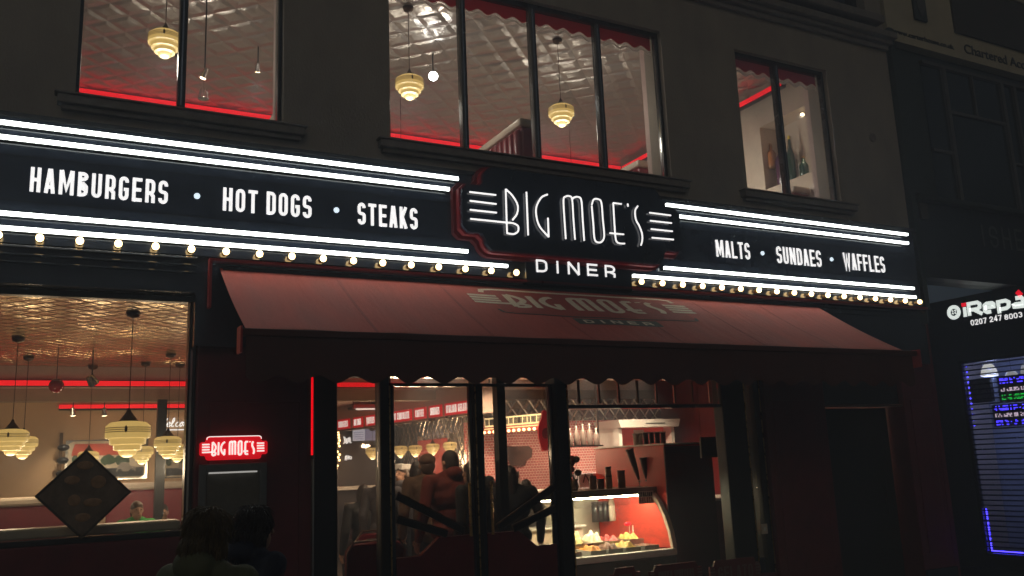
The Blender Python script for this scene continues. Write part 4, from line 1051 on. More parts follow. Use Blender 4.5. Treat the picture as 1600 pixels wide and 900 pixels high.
for i in range(n - 1):
    (ya, za), (y2, z2) = gp[i], gp[i + 1]
    cg.add([(GX0, ya, za), (GX1 - .03, ya, za), (GX1 - .03, y2, z2), (GX0, y2, z2)], [(0, 1, 2, 3)])
cg.build('curved_glass', M_glassc, gc, smooth=True)
ep = MB(go); ep.prism([(-y, z) for y, z in gp] + [(-2.18, zb), (-2.26, zt0)], lambda u, v, d: (d, -u, v), GX1 - .02, GX1); ep.build('end_panel', mat('red_fruit_panel', (.55, .06, .04), .4, noise=.35, nscale=5, stretch=(1, 1, 3)), gc)
rb = MB(go); rb.ribbon([(-y, z) for y, z in gp], .045, lambda u, v, d: (d, -u, v), GX1 - .045, GX1 + .012); rb.build('end_rim', M_creamv, gc)
MB(go).tube([(GX0, yt + .06, zt0 - .025), (GX1 - .03, yt + .06, zt0 - .025)], .018, 8).build('light_tube', mat('case_light_tube', (.9, .9, .8), .3, emit=(1, .86, .56), es=120), gc)
MB(go).box(GX0, GX1 - .03, yb + .06, 2.70, zb - .07, zb - .02).build('deck', M_white, gc)
MB(go).box(GX0, GX1 - .5, 2.28, 2.36, zb - .018, zb + .22).build('riser', M_creamv, gc, bev=.008)
MB(go).box(GX0, GX1 - .5, 2.20, 2.55, zb + .222, zb + .245).build('inner_shelf', M_white, gc)
MB(go).box(GX0, GX1 - .02, 2.66, 2.70, zb - .018, zt0).build('back_panel', mat('case_back_panel', (.42, .40, .32), .5, noise=.2, nscale=5), gc)
# tubs of gelato
GCOL = {'orange': (.75, .30, .06), 'chocolate': (.10, .035, .015), 'yellow': (.62, .43, .12), 'vanilla': (.75, .66, .48), 'berry': (.35, .05, .05), 'brown': (.14, .06, .03), 'lemon': (.68, .58, .25)}
GM = {k_: mat(k_ + '_gelato', v_, .45, noise=.35, nscale=25, bump=.8, bscale=60) for k_, v_ in GCOL.items()}
M_tub = mat('steel_tub', (.55, .55, .52), .3, .8)
tubs = [('yellow', 884, 852, 0, 'yellow gelato tub by the hatch post, front row'), ('orange', 922, 851, 0, 'orange gelato tub with a brown biscuit on top, front row'), ('chocolate', 949, 851, 0, 'chocolate gelato tub in the front row'), ('yellow', 977, 850, 0, 'yellow gelato tub in the front row below the white menu tag'), ('brown', 1005, 849, 0, 'nearly empty dark brown tub at the front row end'),
        ('lemon', 893, 836, 1, 'tall lemon gelato tub by the hatch post, back row'), ('vanilla', 923, 836, 1, 'heaped white vanilla gelato tub in the back row'), ('berry', 951, 837, 1, 'berry and cream gelato tub in the back row'), ('yellow', 982, 838, 1, 'mango gelato tub with a red paddle, back row')]
for fl, px, py, row, lab in tubs:
    yy = (yb + .22) if row == 0 else (yb + .55)
    q = at(px, py, y=yy); x = q.x; zz = zb - .015 + (.05 if row else 0)
    t = thing('gelato_tub', lab, 'gelato tub', (x, yy, zz), 0, 'tubs in the gelato case')
    w_ = .098; l_ = .16
    MB().box(-w_, w_, -l_, -l_ + .008, 0, .06).box(-w_, w_, l_ - .008, l_, 0, .06).box(-w_, -w_ + .008, -l_ + .008, l_ - .008, 0, .06).box(w_ - .008, w_, -l_ + .008, l_ - .008, 0, .06).build('pan', M_tub, t)
    hgt = {'vanilla': .14, 'lemon': .16, 'brown': .04, 'yellow': .09}.get(fl, .085); g_ = MB(); r3 = random.Random(px)
    nx, ny = 14, 20
    vs = []
    for j in range(ny + 1):
        for i in range(nx + 1):
            u, v = i / nx * 2 - 1, j / ny * 2 - 1
            e = max(0, (1 - u ** 4) * (1 - v ** 4))
            vs.append((u * (w_ - .01), v * (l_ - .01), .03 + hgt * e * (.75 + .22 * math.sin(u * 5 + v * 3 + px) + .15 * math.sin(v * 9 - u * 2)) + r3.uniform(-.003, .003)))
    g_.add(vs, [(j * (nx + 1) + i, j * (nx + 1) + i + 1, (j + 1) * (nx + 1) + i + 1, (j + 1) * (nx + 1) + i) for j in range(ny) for i in range(nx)])
    g_.build('gelato', GM[fl], t, smooth=True)
    if fl == 'orange': MB().box(-.05, .05, .0, .10, .10, .125).build('biscuit', GM['chocolate'], t, bev=.01)
    if px == 982:
        MB().tube([(.02, 0, .08), (.02, 0, .2)], .006, 6).build('paddle_handle', M_creamv, t); MB().ell((-.0, 0, .22), .05, .012, .025, 12, 8).build('paddle', M_redlit, t)
        MB().tube([(.07, 0, .05), (.07, 0, .2)], .008, 6).build('tag_stick', M_white, t)
# behind the glass: milk bottle and dark containers
q = at(958, 808, y=2.4); zs = zb + .248
t = thing('milk_bottle', 'large white plastic milk bottle on the shelf inside the gelato case', 'bottle', (q.x, 2.42, zs)); MB().lathe([(.055, 0), (.06, .02), (.06, .19), (.035, .25), (.028, .27), (.03, .30)], n=18).build('body', M_creamv, t, smooth=True); MB().lathe([(.03, .30), (.03, .325)], n=12).build('cap', M_white, t)
for k, (px, lab) in enumerate(((930, 'dark canister inside the gelato case, at the left of a trio'), (938, 'dark canister inside the gelato case, in the middle of a trio'), (946, 'dark canister inside the gelato case, next to the milk bottle'))):
    q = at(px, 800, y=2.42); t = thing('canister', lab, 'canister', (q.x, 2.42, zs), 0, 'dark canisters'); MB().lathe([(.045, 0), (.045, .20), (.03, .215)], n=16).build('body', M_blackm, t, smooth=True); MB().lathe([(.047, .216), (.047, .24), (.02, .245)], n=16).build('lid', M_frame, t)
# sticker on the glass
so_ = at(1011, 779, x=GX1 - .022)
stp = [(q[0], q[1]) for q in ((0, 0),)]
a, b = at(997, 768, y=yt - .055), at(1022, 786, y=yt - .055)
t = thing('gelato_sticker', 'cream sticker with black lettering in the corner of the gelato case glass', 'sticker', ((a.x + b.x) / 2, yt - .055, b.z)); o3 = Vector(t.location)
MB(o3).box(a.x, b.x, yt - .055, yt - .051, b.z, a.z).build('backing', M_creamv, t)
for txt, f0, f1 in (('ITALIAN', .58, .92), ('GELATO', .08, .5)):
    w1 = word1(txt, a.x + .015, b.x - .015, b.z + (a.z - b.z) * f0, b.z + (a.z - b.z) * f1, fxz(yt - .056), 0, .0006, .24, .12); w1.o = o3; w1.build('lettering', M_ink, t)
# jars, cones and cups on top of the case
zsf = zt0 + .056; ys = yt + .16
M_jar = mat('brown_jar', (.16, .07, .03), .2, noise=.35, nscale=18); M_jar2 = mat('tan_jar', (.30, .19, .08), .3, noise=.3, nscale=18)
for (px, h, r, mt, lab) in ((927, .155, .042, M_jar, 'dark brown jar, leftmost on top of the gelato case'), (939, .115, .042, M_jar, 'short brown jar second from the left on the gelato case'), (952, .15, .04, M_jar2, 'tan jar in the middle of the jars on the gelato case'), (961, .25, .036, M_jar2, 'tall tan tube behind the jars on the gelato case'), (972, .20, .045, M_jar, 'tall dark jar next to the cone holder on the gelato case')):
    q = at(px, 765, y=ys); t = thing('jar', lab, 'jar', (q.x, ys if h < .24 else ys + .12, zsf), 0, 'jars on the gelato case'); MB().lathe([(r * .95, 0), (r, .01), (r, h * .86), (r * .85, h * .9)], n=18).build('body', mt, t, smooth=True); MB().lathe([(r * 1.04, h * .9), (r * 1.04, h)], n=18).build('lid', M_bronze, t)
M_cone = mat('dark_waffle_cone', (.07, .035, .02), .6, noise=.4, nscale=40, bump=.6, bscale=90)
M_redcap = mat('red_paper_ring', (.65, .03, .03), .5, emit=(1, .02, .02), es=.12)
for (px, lean, h, lab) in ((1000, -.30, .40, 'stack of dark waffle cones tilted to the left in its holder'), (1012, -.12, .28, 'shorter upright stack of dark cones between two tilted stacks'), (1024, .14, .44, 'tall stack of dark cones with a red ring on top, by the red cabinet')):
    q = at(px, 765, y=ys); t = thing('cone_stack', lab, 'cone stack', (q.x, ys, zsf), 0, 'cone stacks on the gelato case')
    MB().lathe([(.035, 0), (.035, .006), (.006, .012), (.006, .05), (.022, .06), (.024, .075)], n=14).build('holder', M_chrome, t)
    c_ = MB(); d_ = Vector((lean, 0, 1)).normalized()
    for k in range(5): c_.tube([Vector((0, 0, .06)) + d_ * (h * (.06 + .13 * k)), Vector((0, 0, .06)) + d_ * (h * (.42 + .14 * k))], [.012 + .004 * k, .034 + .003 * k], 14)
    c_.build('cones', M_cone, t); e_ = Vector((0, 0, .06)) + d_ * (h * 1.0)
    MB().tube([e_ - d_ * .02, e_], [.048, .052], 16).build('paper_ring', M_redcap if lean > 0 else M_cone, t)
# red cabinet with stacked cups
cab = thing('red_cabinet', 'tall red cabinet with a shade-darkened front at the end of the gelato case', 'cabinet', (6.75, 1.9, .05))
MB((6.75, 1.9, .05)).box(6.42, 7.12, 1.3, 2.75, .06, 1.79).build('body', mat('red_cabinet_laminate', (.62, .045, .025), .35, noise=.2, nscale=2), cab, bev=.008)
MB((6.75, 1.9, .05)).box(6.42, 7.12, 1.28, 1.299, .08, 1.77).build('front', mat('shaded_cabinet_front', (.05, .008, .008), .4), cab); MB((6.75, 1.9, .05)).box(6.41, 7.13, 1.27, 2.76, 1.792, 1.81).build('top', M_white, cab)  # shade on the front is put in as a darker red
M_cup = mat('white_paper_cup', (.62, .58, .52), .55); M_cupd = mat('dark_paper_cup', (.05, .04, .04), .5)
for i, px in enumerate((994, 1001, 1010, 1019, 1028, 1037)):
    q = at(px, 697, y=1.95); t = thing('cup_stack', ['pale stack of paper cups, leftmost on the red cabinet', 'pale stack of paper cups, second on the red cabinet', 'dark cup stack with a white rim next to the pale ones', 'dark cup stack in the middle of the four', 'dark cup stack third of the four dark ones', 'dark cup stack at the right end on the red cabinet'][i], 'cup stack', (q.x, 1.95, 1.811), 0, 'cup stacks on the red cabinet')
    b_ = MB(); hh_ = .155 if i > 1 else .14
    prof = [(.030, 0)]
    for k in range(8): prof += [(.030 + .0035 * (k % 2), hh_ * k / 8 * .9 + .01)]
    prof += [(.038, hh_ - .008)]
    b_.lathe(prof, n=16); b_.build('cups', M_cup if i < 2 else M_cupd, t); MB().lathe([(.039, hh_ - .012), (.041, hh_ - .006), (.039, hh_)], n=16).build('rim', M_cup, t)
# white hooded red alcove behind the cabinet
a, b = at(972, 668, y=4.2), at(1066, 760, y=4.2)
al = thing('freezer_cabinet', 'white hooded freezer cabinet with a red-glowing interior behind the cup stacks', 'cabinet', ((a.x + b.x) / 2, 4.5, .05)); o3 = al.location
MB(o3).box(a.x + .06, b.x - .06, 4.5, 4.9, .06, a.z).build('back', mat('red_glow_lining', (.62, .05, .03), .4, emit=(1, .03, .01), es=.08), al)  # niche's red glow is put into the lining's colour and emission
MB(o3).box(a.x, a.x + .06, 4.3, 4.9, .06, a.z).box(b.x - .06, b.x, 4.3, 4.9, .06, a.z).build('side', M_white, al)
hd = MB(o3); hd.prism([(a.x - .02, a.z + .001), (b.x + .02, a.z + .001), (b.x + .06, a.z + .12), (a.x - .06, a.z + .12)], fxz(4.2), 0, .7); hd.build('hood', M_white, al); MB(o3).box(a.x + .45, b.x - .25, 4.19, 4.199, a.z + .05, a.z + .065).build('vent', M_frame, al)
MB(o3).box(a.x + .42, a.x + .62, 4.49, 4.499, a.z - .17, a.z - .03).build('notice', M_creamv, al)
a, b = at(1076, 660, y=4.4), at(1090, 690, y=4.4)
t = thing('notice_sheet', 'pale notice sheet with a small red emblem on the wall beside the freezer', 'notice', ((a.x + b.x) / 2, 4.95, a.z)); o3 = t.location
MB(o3).box(a.x - .25, b.x + .25, 4.96, 4.988, b.z - .2, a.z + .1).build('sheet', M_creamv, t); MB(o3).ell(((a.x + b.x) / 2, 4.955, a.z - .05), .03, .004, .03, 10, 6).build('emblem', M_redvinyl, t)
a, b = at(1094, 683, y=.45), at(1129, 714, y=.45)
t = thing('notice_board', 'dark square notice hanging inside the end of the serving hatch', 'notice', ((a.x + b.x) / 2, .45, b.z)); o3 = t.location
MB(o3).box(a.x, b.x, .45, .47, b.z, a.z).build('panel', mat('dark_notice', (.03, .022, .018), .4, noise=.3), t); MB(o3).ribbon([(a.x + .01, b.z + .01), (b.x - .01, b.z + .01), (b.x - .01, a.z - .01), (a.x + .01, a.z - .01)], .008, fxz(.45), -.003, -.0005, True).build('border', M_bronze, t)
for k in range(2): MB(o3).tube([((a.x + .02, b.x - .02)[k], .46, a.z), ((a.x + .02, b.x - .02)[k], .46, 2.62)], .003, 5).build('hanger', M_bronze, t)
# syrup bottles on a wall shelf, ketchup bottle sign, paper bag
q = at(912, 696, y=3.6); sh = thing('wall_shelf', 'small wall shelf of syrup bottles in the serving hatch', 'shelf', (q.x, 3.6, q.z))
MB().box(-.28, .28, -.08, .08, -.02, 0).build('board', M_chrome, sh); MB().box(-.26, -.24, -.02, .02, 0, .9).box(.24, .26, -.02, .02, 0, .9).build('hanger', M_chrome, sh)
M_clear = mat('cloudy_syrup', (.26, .20, .18), .25, noise=.2, nscale=9)
for k, (px, h) in enumerate(((899, .24), (906, .27), (914, .30), (923, .30), (935, .24))):
    p_ = at(px, 690, y=3.6); 
    bottle((q.x - .22 + .11 * k, 3.6, q.z + .001), h, .042, M_clear, ['white capped syrup bottle nearest the hatch post', 'short syrup bottle second along the wall shelf', 'tall syrup bottle in the middle of the wall shelf', 'tall syrup bottle fourth along the wall shelf', 'syrup bottle at the free end of the wall shelf'][k], M_white, 'syrup bottles on the wall shelf')
q = at(852, 672, y=2.9)
t = thing('ketchup_sign', 'red ketchup bottle shaped cutout hanging over the counter', 'sign', q)
bp_ = [(0, .26), (.03, .24), (.035, .16), (.075, .10), (.10, .02), (.10, -.10), (.07, -.20), (.06, -.26)]
MB().prism([(u, v) for u, v in bp_] + [(-u, v) for u, v in reversed(bp_[1:])], lambda u, v, d: (u, d, v), 0, .03).build('cutout', mat('ketchup_red', (.6, .03, .04), .35, emit=(1, .03, .05), es=.12), t); MB().ell((.0, -.005, -.04), .055, .006, .07, 14, 8).build('printed_label', M_redvinyl, t); MB().tube([(0, .015, .26), (0, .015, 3.05 - q.z)], .004, 5).build('cord', M_brass, t)
q = at(827, 712, y=4.6)
t = thing('wall_plaque', 'dark brown scroll shaped plaque on the red tiled wall', 'plaque', (q.x, 4.96, q.z)); MB().prism([(u * 1.0, v) for u, v in ((-.26, .10), (-.2, .15), (.2, .15), (.26, .10), (.24, -.02), (.15, -.06), (.12, -.14), (-.12, -.14), (-.15, -.06), (-.24, -.02))], lambda u, v, d: (u, d, v), 0, .028).build('board', mat('brown_plaque', (.09, .04, .03), .5, noise=.2), t); MB().ribbon([(-.12, .05), (.12, .05)], .02, lambda u, v, d: (u, d, v), -.004, -.0005).build('carved_line', M_bronze, t)
q = at(926, 752, y=2.9)
t = thing('paper_bag', 'pale paper bag with a hand drawn black double arch letter mark', 'bag', (q.x, 2.9, 1.07)); MB().box(-.26, .26, -.08, .08, 0, .42).build('sheet', mat('lilac_paper', (.52, .44, .48), .7, noise=.1), t, bev=.02)
for k in (0, 1): MB().ribbon([(-.2 + .2 * k, .30), (-.16 + .2 * k, .40), (-.11 + .2 * k, .32), (-.06 + .2 * k, .40), (-.02 + .2 * k, .30)], .018, lambda u, v, d: (u, d, v), -.086, -.0815).build('letter_mark', M_ink, t)
bkc = thing('back_counter', 'white back counter under the tiled wall', 'counter', (6.8, 3.2, .05)); MB((6.8, 3.2, .05)).box(4.6, 9.2, 2.85, 3.6, .06, 1.02).build('base', M_redwood, bkc); MB((6.8, 3.2, .05)).box(4.58, 9.22, 2.78, 3.62, 1.022, 1.065).build('worktop', M_white, bkc, bev=.01)
for k, px in enumerate((806, 815, 829, 844)):
    q = at(px, 748, y=3.0); t = thing('dome_jar', ['clear domed jar at the left of the row on the back counter', 'clear domed jar second in the row on the back counter', 'clear domed jar third in the row on the back counter', 'clear domed jar nearest the hatch post on the back counter'][k], 'jar', (q.x, 3.0, 1.068), 0, 'domed jars on the back counter')
    MB().lathe([(.07, 0), (.075, .01), (.075, .17)], n=18).build('body', M_jar2, t, smooth=True); MB().lathe([(.078, .172), (.07, .215), (.04, .245), (.01, .25)], n=18).build('lid', M_white, t, smooth=True)
q = at(803, 712, y=3.2); t = thing('cup_stack', 'tall stack of white lids standing on the back counter behind the dark figures', 'cup stack', (q.x, 3.2, 1.068)); MB().lathe([(.07, 0)] + [(.07 + .006 * (k % 2), .03 * k) for k in range(1, 14)], n=16).build('cups', M_cup, t); MB().lathe([(.06, .40), (.06, .48)], n=14).build('lid', M_cupd, t)
q = at(945, 705, y=4.2); t = thing('soap_dispenser', 'white and black dispenser box on the red tiled wall', 'dispenser', (q.x + .5, 4.98, q.z)); MB().box(-.06, .02, -.10, 0, -.10, .10).build('body', M_white, t); MB().box(.022, .07, -.09, 0, -.09, .09).build('side', M_blackm, t)
q = at(897, 740, y=ys)
t = thing('flower_arrangement', 'dark silk roses in a vase on top of the gelato case by the hatch post', 'flowers', (q.x, ys, zsf)); MB().lathe([(.03, 0), (.05, .04), (.035, .10), (.045, .13)], n=16).build('vase', M_bronze, t, smooth=True)
r4 = random.Random(11)
for k in range(11):
    x_, z_ = r4.uniform(-.10, .08), r4.uniform(.17, .46); y_ = r4.uniform(-.05, .06); MB().ell((x_, y_, z_), .045, .045, .038, 10, 8).build('flower', M_redvinyl if k % 3 else M_bronze, t, smooth=True); MB().tube([(0, 0, .1), (x_ * .6, y_ * .6, z_ * .6), (x_, y_, z_)], .004, 5).build('stem', M_dkgreen, t)
# ceiling spotlights added above the view to brighten entrance and gelato case
for (x, y, lab, e) in ((3.3, .75, 'added ceiling spotlight just inside the glazed doors', 70), (4.3, 2.7, 'added ceiling spotlight over the entrance queue', 110), (4.4, 3.6, 'added ceiling spotlight between the bar and the gelato case', 170), (5.4, 3.2, 'added ceiling spotlight over the left part of the back counter', 260), (6.6, 3.1, 'added ceiling spotlight over the right part of the back counter', 260), (7.6, 3.3, 'added ceiling spotlight in front of the freezer cabinet', 170)):
    spot((x, y, 2.95), (.15, .45, -1), lab, M_spotw, e, .035, 'added ceiling spotlights', (1, .78, .52), .1)
M_sauce = mat('sauce_brown', (.12, .05, .03), .3, noise=.3, nscale=12); M_saucer = mat('sauce_red', (.35, .04, .03), .3, noise=.3, nscale=12); M_cloud = mat('pale_tub', (.5, .44, .36), .5, noise=.15)
r7 = random.Random(17)
for k in range(9):
    px = 884 + 13.5 * k; q = at(px, 740, y=3.3); h_ = r7.uniform(.16, .34); r_ = r7.uniform(.035, .055); mt = (M_sauce, M_saucer, M_cloud)[k % 3]
    t = thing('sauce_bottle', 'sauce bottle in the crowded row on the back counter behind the cone stacks', 'bottle', (q.x, 3.3 + r7.uniform(-.12, .12), 1.068), 0, 'sauce bottles on the back counter')
    MB().lathe([(r_ * .95, 0), (r_, .01), (r_, h_ * .6), (r_ * .5, h_ * .76), (r_ * .4, h_ * .9)], n=14).build('body', mt, t, smooth=True); MB().lathe([(r_ * .45, h_ * .9), (r_ * .4, h_)], n=12).build('cap', M_white if k % 2 else M_redvinyl, t)
for k in range(7):
    px = 893 + 11 * k; q = at(px, 655, y=4.85); t = thing('ladle', 'steel utensil hanging in the row under the quilted steel band', 'utensil', (q.x, 4.93, 2.27), 0, 'utensils hanging over the tiles')
    MB().tube([(0, 0, 0), (0, 0, -.22)], .008, 6).build('handle', M_chrome, t); MB().ell((0, -.02, -.25), .035, .03, .04, 10, 8).build('bowl', M_chrome, t, smooth=True)
def chair(px, y, rz, lab):
    q = at(px, 800, y=y); t = thing('diner_chair', lab, 'chair', (q.x, y, .05), rz, 'dark chairs by the entrance')
    MB().box(-.2, .2, -.2, .2, .43, .49).build('seat', M_redvinyl, t, bev=.03); b_ = MB(); b_.prism([(-.19, .58), (.19, .58), (.19, .92), (.13, .97), (-.13, .97), (-.19, .92)], fxz(.17), 0, .045); b_.build('backrest', M_redvinyl, t, bev=.015)
    MB().tube([(-.19, .2, .46), (-.20, .235, .9), (-.14, .24, .99), (.14, .24, .99), (.20, .235, .9), (.19, .2, .46)], .012, 8).build('back_frame', M_chrome, t)
    for sx in (-1, 1):
        for sy in (-1, 1): MB().tube([(sx * .18, sy * .18, .44), (sx * .2, sy * .21, 0)], .012, 8).build('leg', M_chrome, t)
chair(548, .75, PI + .3, 'dark red chrome framed chair with its back to the entrance side light'); chair(585, 1.5, -.4, 'dark red chrome framed chair behind the entrance post'); chair(604, .8, PI - .5, 'dark red chrome framed chair low behind the left door leaf')
# hanging boards under the hatch
M_hb = mat('dull_red_board', (.13, .014, .014), .5, noise=.2); M_hbt = mat('dull_cream_print', (.16, .10, .08), .6)
for (px0, px1, pt, txt, lab) in ((952, 1000, 884, 'SHAKES', 'dull red shop board at the foot of the gelato case by the post'), (1014, 1096, 876, 'FRESH WAFFLES', 'dull red shaped board reading fresh waffles under the hatch'), (1108, 1186, 869, 'GELATO', 'dull red shaped board reading gelato under the hatch')):
    y_ = -.03; a, b = at(px0, pt + 5, y=y_), at(px1, pt, y=y_); z1 = b.z; t = thing('hatch_board', lab, 'sign', ((a.x + b.x) / 2, y_, z1), 0, 'boards under the serving hatch'); o3 = t.location
    x0, x1 = a.x, b.x; c_ = .05
    MB(o3).prism([(x0 + c_, z1 - .26), (x1 - c_, z1 - .26), (x1 - c_, z1 - .19), (x1, z1 - .19), (x1, z1 - .05), (x1 - c_, z1 - .05), (x1 - c_ - .02, z1), (x0 + c_ + .02, z1), (x0 + c_, z1 - .05), (x0, z1 - .05), (x0, z1 - .19), (x0 + c_, z1 - .19)], fxz(y_), 0, .02).build('panel', M_hb, t)
    for k in range(4):
        for (xa_, xb_) in ((x0 + .005, x0 + .06), (x1 - .06, x1 - .005)): MB(o3).box(xa_, xb_, y_ - .004, y_ - .0005, z1 - .08 - .03 * k, z1 - .066 - .03 * k).build('printed_bar', M_hbt, t)
    w1 = word1(txt, x0 + .10, x1 - .10, z1 - .19, z1 - .06, fxz(y_), -.004, -.0005, .15, .12); w1.o = Vector(o3); w1.build('lettering', M_hbt, t)
    MB(o3).tube([(x0 + .15, y_ + .01, z1), (x0 + .15, y_ + .03, .44)], .004, 5).build('hanger', M_chrome, t)
q = at(1164, 830, y=-.03); t = thing('socket_plate', 'pale square switch plate low on the frame by the small side light', 'switch plate', (6.66, .026, q.z)); MB().box(-.04, .04, -.012, 0, -.05, .05).build('plate', M_creamv, t, bev=.004); MB().box(-.012, .012, -.018, -.0125, -.02, .02).build('rocker', M_white, t)

# =================================================================== PEOPLE
M_skin = mat('skin', (.50, .28, .19), .55, noise=.08, nscale=12); M_eye = mat('eye', (.02, .015, .01), .2); M_lip = mat('lips', (.40, .14, .11), .5)
def cloth(n, c): return mat(n, c, .85, noise=.22, nscale=7, bump=.9, bscale=11)
def bake(mb, name, mt, parent, vox):
    o = mb.build(name, mt, parent)
    r_ = o.modifiers.new('remesh', 'REMESH'); r_.mode = 'VOXEL'; r_.voxel_size = vox; r_.use_smooth_shade = True
    s_ = o.modifiers.new('smooth', 'SMOOTH'); s_.factor = .5; s_.iterations = 3
    bpy.context.view_layer.update(); dg = bpy.context.evaluated_depsgraph_get()
    me = bpy.data.meshes.new_from_object(o.evaluated_get(dg)); o.modifiers.clear(); o.data = me
    if not me.materials: me.materials.append(mt)
    for p_ in me.polygons: p_.use_smooth = True
    return o
def person(loc, rz, h, label, top, legs, hair, hairlen=.0, pose='stand', arms=None, hat=None, hood=False, group=None, bald=False, head_turn=0, shoe=M_blackm, sleeve=True, bulk=1.0, strands=0):
    t = thing('person', label, 'person', loc, rz, group); k = h / 1.75; V = Vector
    zp = .95; 
    dz = -.45 if pose == 'sit' else 0
    def q(x, y, z): return V((x * k, y * k, (z + dz) * k))
    hips = [V((s_ * .09, 0, zp)) for s_ in (-1, 1)]
    if pose == 'sit': knees = [V((s_ * .11, -.43, zp + .02)) for s_ in (-1, 1)]; ank = [V((s_ * .11, -.40, .53)) for s_ in (-1, 1)]
    elif pose == 'walk': knees = [V((-.09, -.16, .52)), V((.09, .05, .50))]; ank = [V((-.09, -.26, .09)), V((.09, .36, .16))]
    else: knees = [V((s_ * .10, -.015, .50)) for s_ in (-1, 1)]; ank = [V((s_ * .105, .02, .08)) for s_ in (-1, 1)]
    sh_ = [V((s_ * .195 * bulk, .0, 1.43)) for s_ in (-1, 1)]
    arms = arms if arms is None or arms == 'swing' else arms
    if arms is None: arms = [((-.26 * bulk, .04, 1.14), (-.27 * bulk, -.05, .89)), ((.26 * bulk, .04, 1.14), (.27 * bulk, -.05, .89))]
    if pose == 'walk' and arms == 'swing': arms = [((-.24, .16, 1.14), (-.24, .12, .90)), ((.24, -.10, 1.14), (.24, -.26, .95))]
    ct, st_ = math.cos(head_turn), math.sin(head_turn)
    def hq(x, y, z): return q(x * ct - (y) * st_, x * st_ + y * ct + -.015, z - .035)
    def limbs(mb, infl, parts):
        g_ = infl
        if 'torso' in parts:
            mb.capsule([q(-.10, 0, 1.37), q(.10, 0, 1.37)], [(.085 + g_) * k * bulk] * 2, 14); mb.capsule([q(-.175 * bulk, .005, 1.425), q(.175 * bulk, .005, 1.425)], [(.055 + g_) * k] * 2, 12); mb.capsule([q(-.11 * bulk, .01, 1.455), q(0, .015, 1.50), q(.11 * bulk, .01, 1.455)], [(.035 + g_) * k, (.045 + g_) * k, (.035 + g_) * k], 12)
            mb.ell(q(0, 0, 1.27), (.165 + g_) * k * bulk, (.112 + g_) * k * bulk, (.20 + g_) * k); mb.ell(q(0, 0, 1.08), (.145 + g_) * k * bulk, (.105 + g_) * k * bulk, .20 * k); mb.ell(q(0, .01, .95), (.165 + g_) * k * bulk, (.118 + g_) * k * bulk, (.13 + g_) * k)
        if 'arms' in parts:
            for i in (0, 1):
                e_, w_ = arms[i]; mb.capsule([q(*sh_[i]), q(*e_), q(*w_)], [(.054 + g_) * k, (.043 + g_) * k, (.029 + g_) * k], 12)
        if 'legs' in parts:
            for i in (0, 1):
                mb.capsule([q(*hips[i]), q(*knees[i]), q(*ank[i])], [(.085 + g_) * k, (.056 + g_) * k, (.038 + g_) * k], 14)
            if 'torso' not in parts: mb.ell(q(0, .01, .94), (.163 + g_) * k, (.118 + g_) * k, .11 * k)
    b_ = MB(); limbs(b_, 0, ('torso', 'arms', 'legs'))
    b_.capsule([q(0, .015, 1.42), q(0, .0, 1.55)], [.064 * k, .058 * k], 12)
    b_.ell(hq(0, .01, 1.655), .076 * k, .096 * k, .098 * k); b_.ell(hq(0, -.028, 1.585), .056 * k, .062 * k, .068 * k)
    b_.capsule([hq(0, -.086, 1.655), hq(0, -.106, 1.618)], [.011 * k, .016 * k], 8)
    for s_ in (-1, 1):
        b_.ell(hq(s_ * .078, .012, 1.635), .012 * k, .022 * k, .032 * k, 10, 8)
        i = (s_ + 1) // 2; e_, w_ = V(arms[i][0]), V(arms[i][1]); d_ = (w_ - e_).normalized(); pm = w_ + d_ * .055
        sd_ = d_.cross(V((s_, .3, 0))).normalized(); nrm = sd_.cross(d_)
        b_.capsule([q(*(w_ + sd_ * .0)), q(*(w_ + d_ * .06))], [.026 * k, .030 * k], 10)
        for f_ in range(4):
            o_ = sd_ * (.027 - .018 * f_); ln = (.068, .078, .072, .056)[f_]; cv_ = nrm * (.018 * -s_)
            b_.capsule([q(*(w_ + d_ * .07 + o_)), q(*(w_ + d_ * (.085 + ln * .45) + o_ + cv_ * .3)), q(*(w_ + d_ * (.085 + ln * .9) + o_ + cv_ * 1.4))], [.0105 * k, .0095 * k, .0085 * k], 8)
        b_.capsule([q(*(w_ + d_ * .02 + sd_ * .024)), q(*(w_ + d_ * .055 + sd_ * .055)), q(*(w_ + d_ * .085 + sd_ * .05))], [.014 * k, .011 * k, .009 * k], 8)
        a_ = ank[i]; fd = V((0, -1, 0))
        b_.capsule([q(*(a_ + V((0, .03, -.035)))), q(*(a_ + fd * .14 + V((0, 0, -.05))))], [.038 * k, .030 * k], 10)
    bake(b_, 'body', M_skin, t, .0075 * k)
    m2 = MB(); limbs(m2, .016, ('torso', 'arms') if sleeve else ('torso',))
    if hood: m2.ell(q(0, .075, 1.50), .10 * k, .07 * k, .075 * k)
    else: m2.capsule([q(-.0, .012, 1.44), q(0, .006, 1.485)], [.072 * k, .062 * k], 12)
    bake(m2, 'jacket', top, t, .011 * k)
    m3 = MB(); limbs(m3, .012, ('legs',)); bake(m3, 'trousers', legs, t, .012 * k)
    m4 = MB()
    for i in (0, 1):
        a_ = ank[i]; m4.capsule([q(*(a_ + V((0, .035, -.038)))), q(*(a_ + V((0, -.15, -.05))))], [.046 * k, .036 * k], 10)
    bake(m4, 'shoes', shoe, t, .012 * k)
    hb_ = MB(); hb_.ell(hq(0, .015, 1.675), .081 * k, .097 * k, .094 * k); hb_.ell(hq(0, .055, 1.62), .074 * k, .066 * k, .085 * k)
    if hairlen:
        for s_ in (-1, 1): hb_.capsule([hq(s_ * .066, .012, 1.68), hq(s_ * .074, .02, 1.60), hq(s_ * .062, .04, 1.60 - hairlen * .6)], [.022 * k, .028 * k, .024 * k], 10)
        hb_.capsule([hq(0, .055, 1.62), hq(0, .085, 1.62 - hairlen)], [.075 * k, .06 * k], 12)
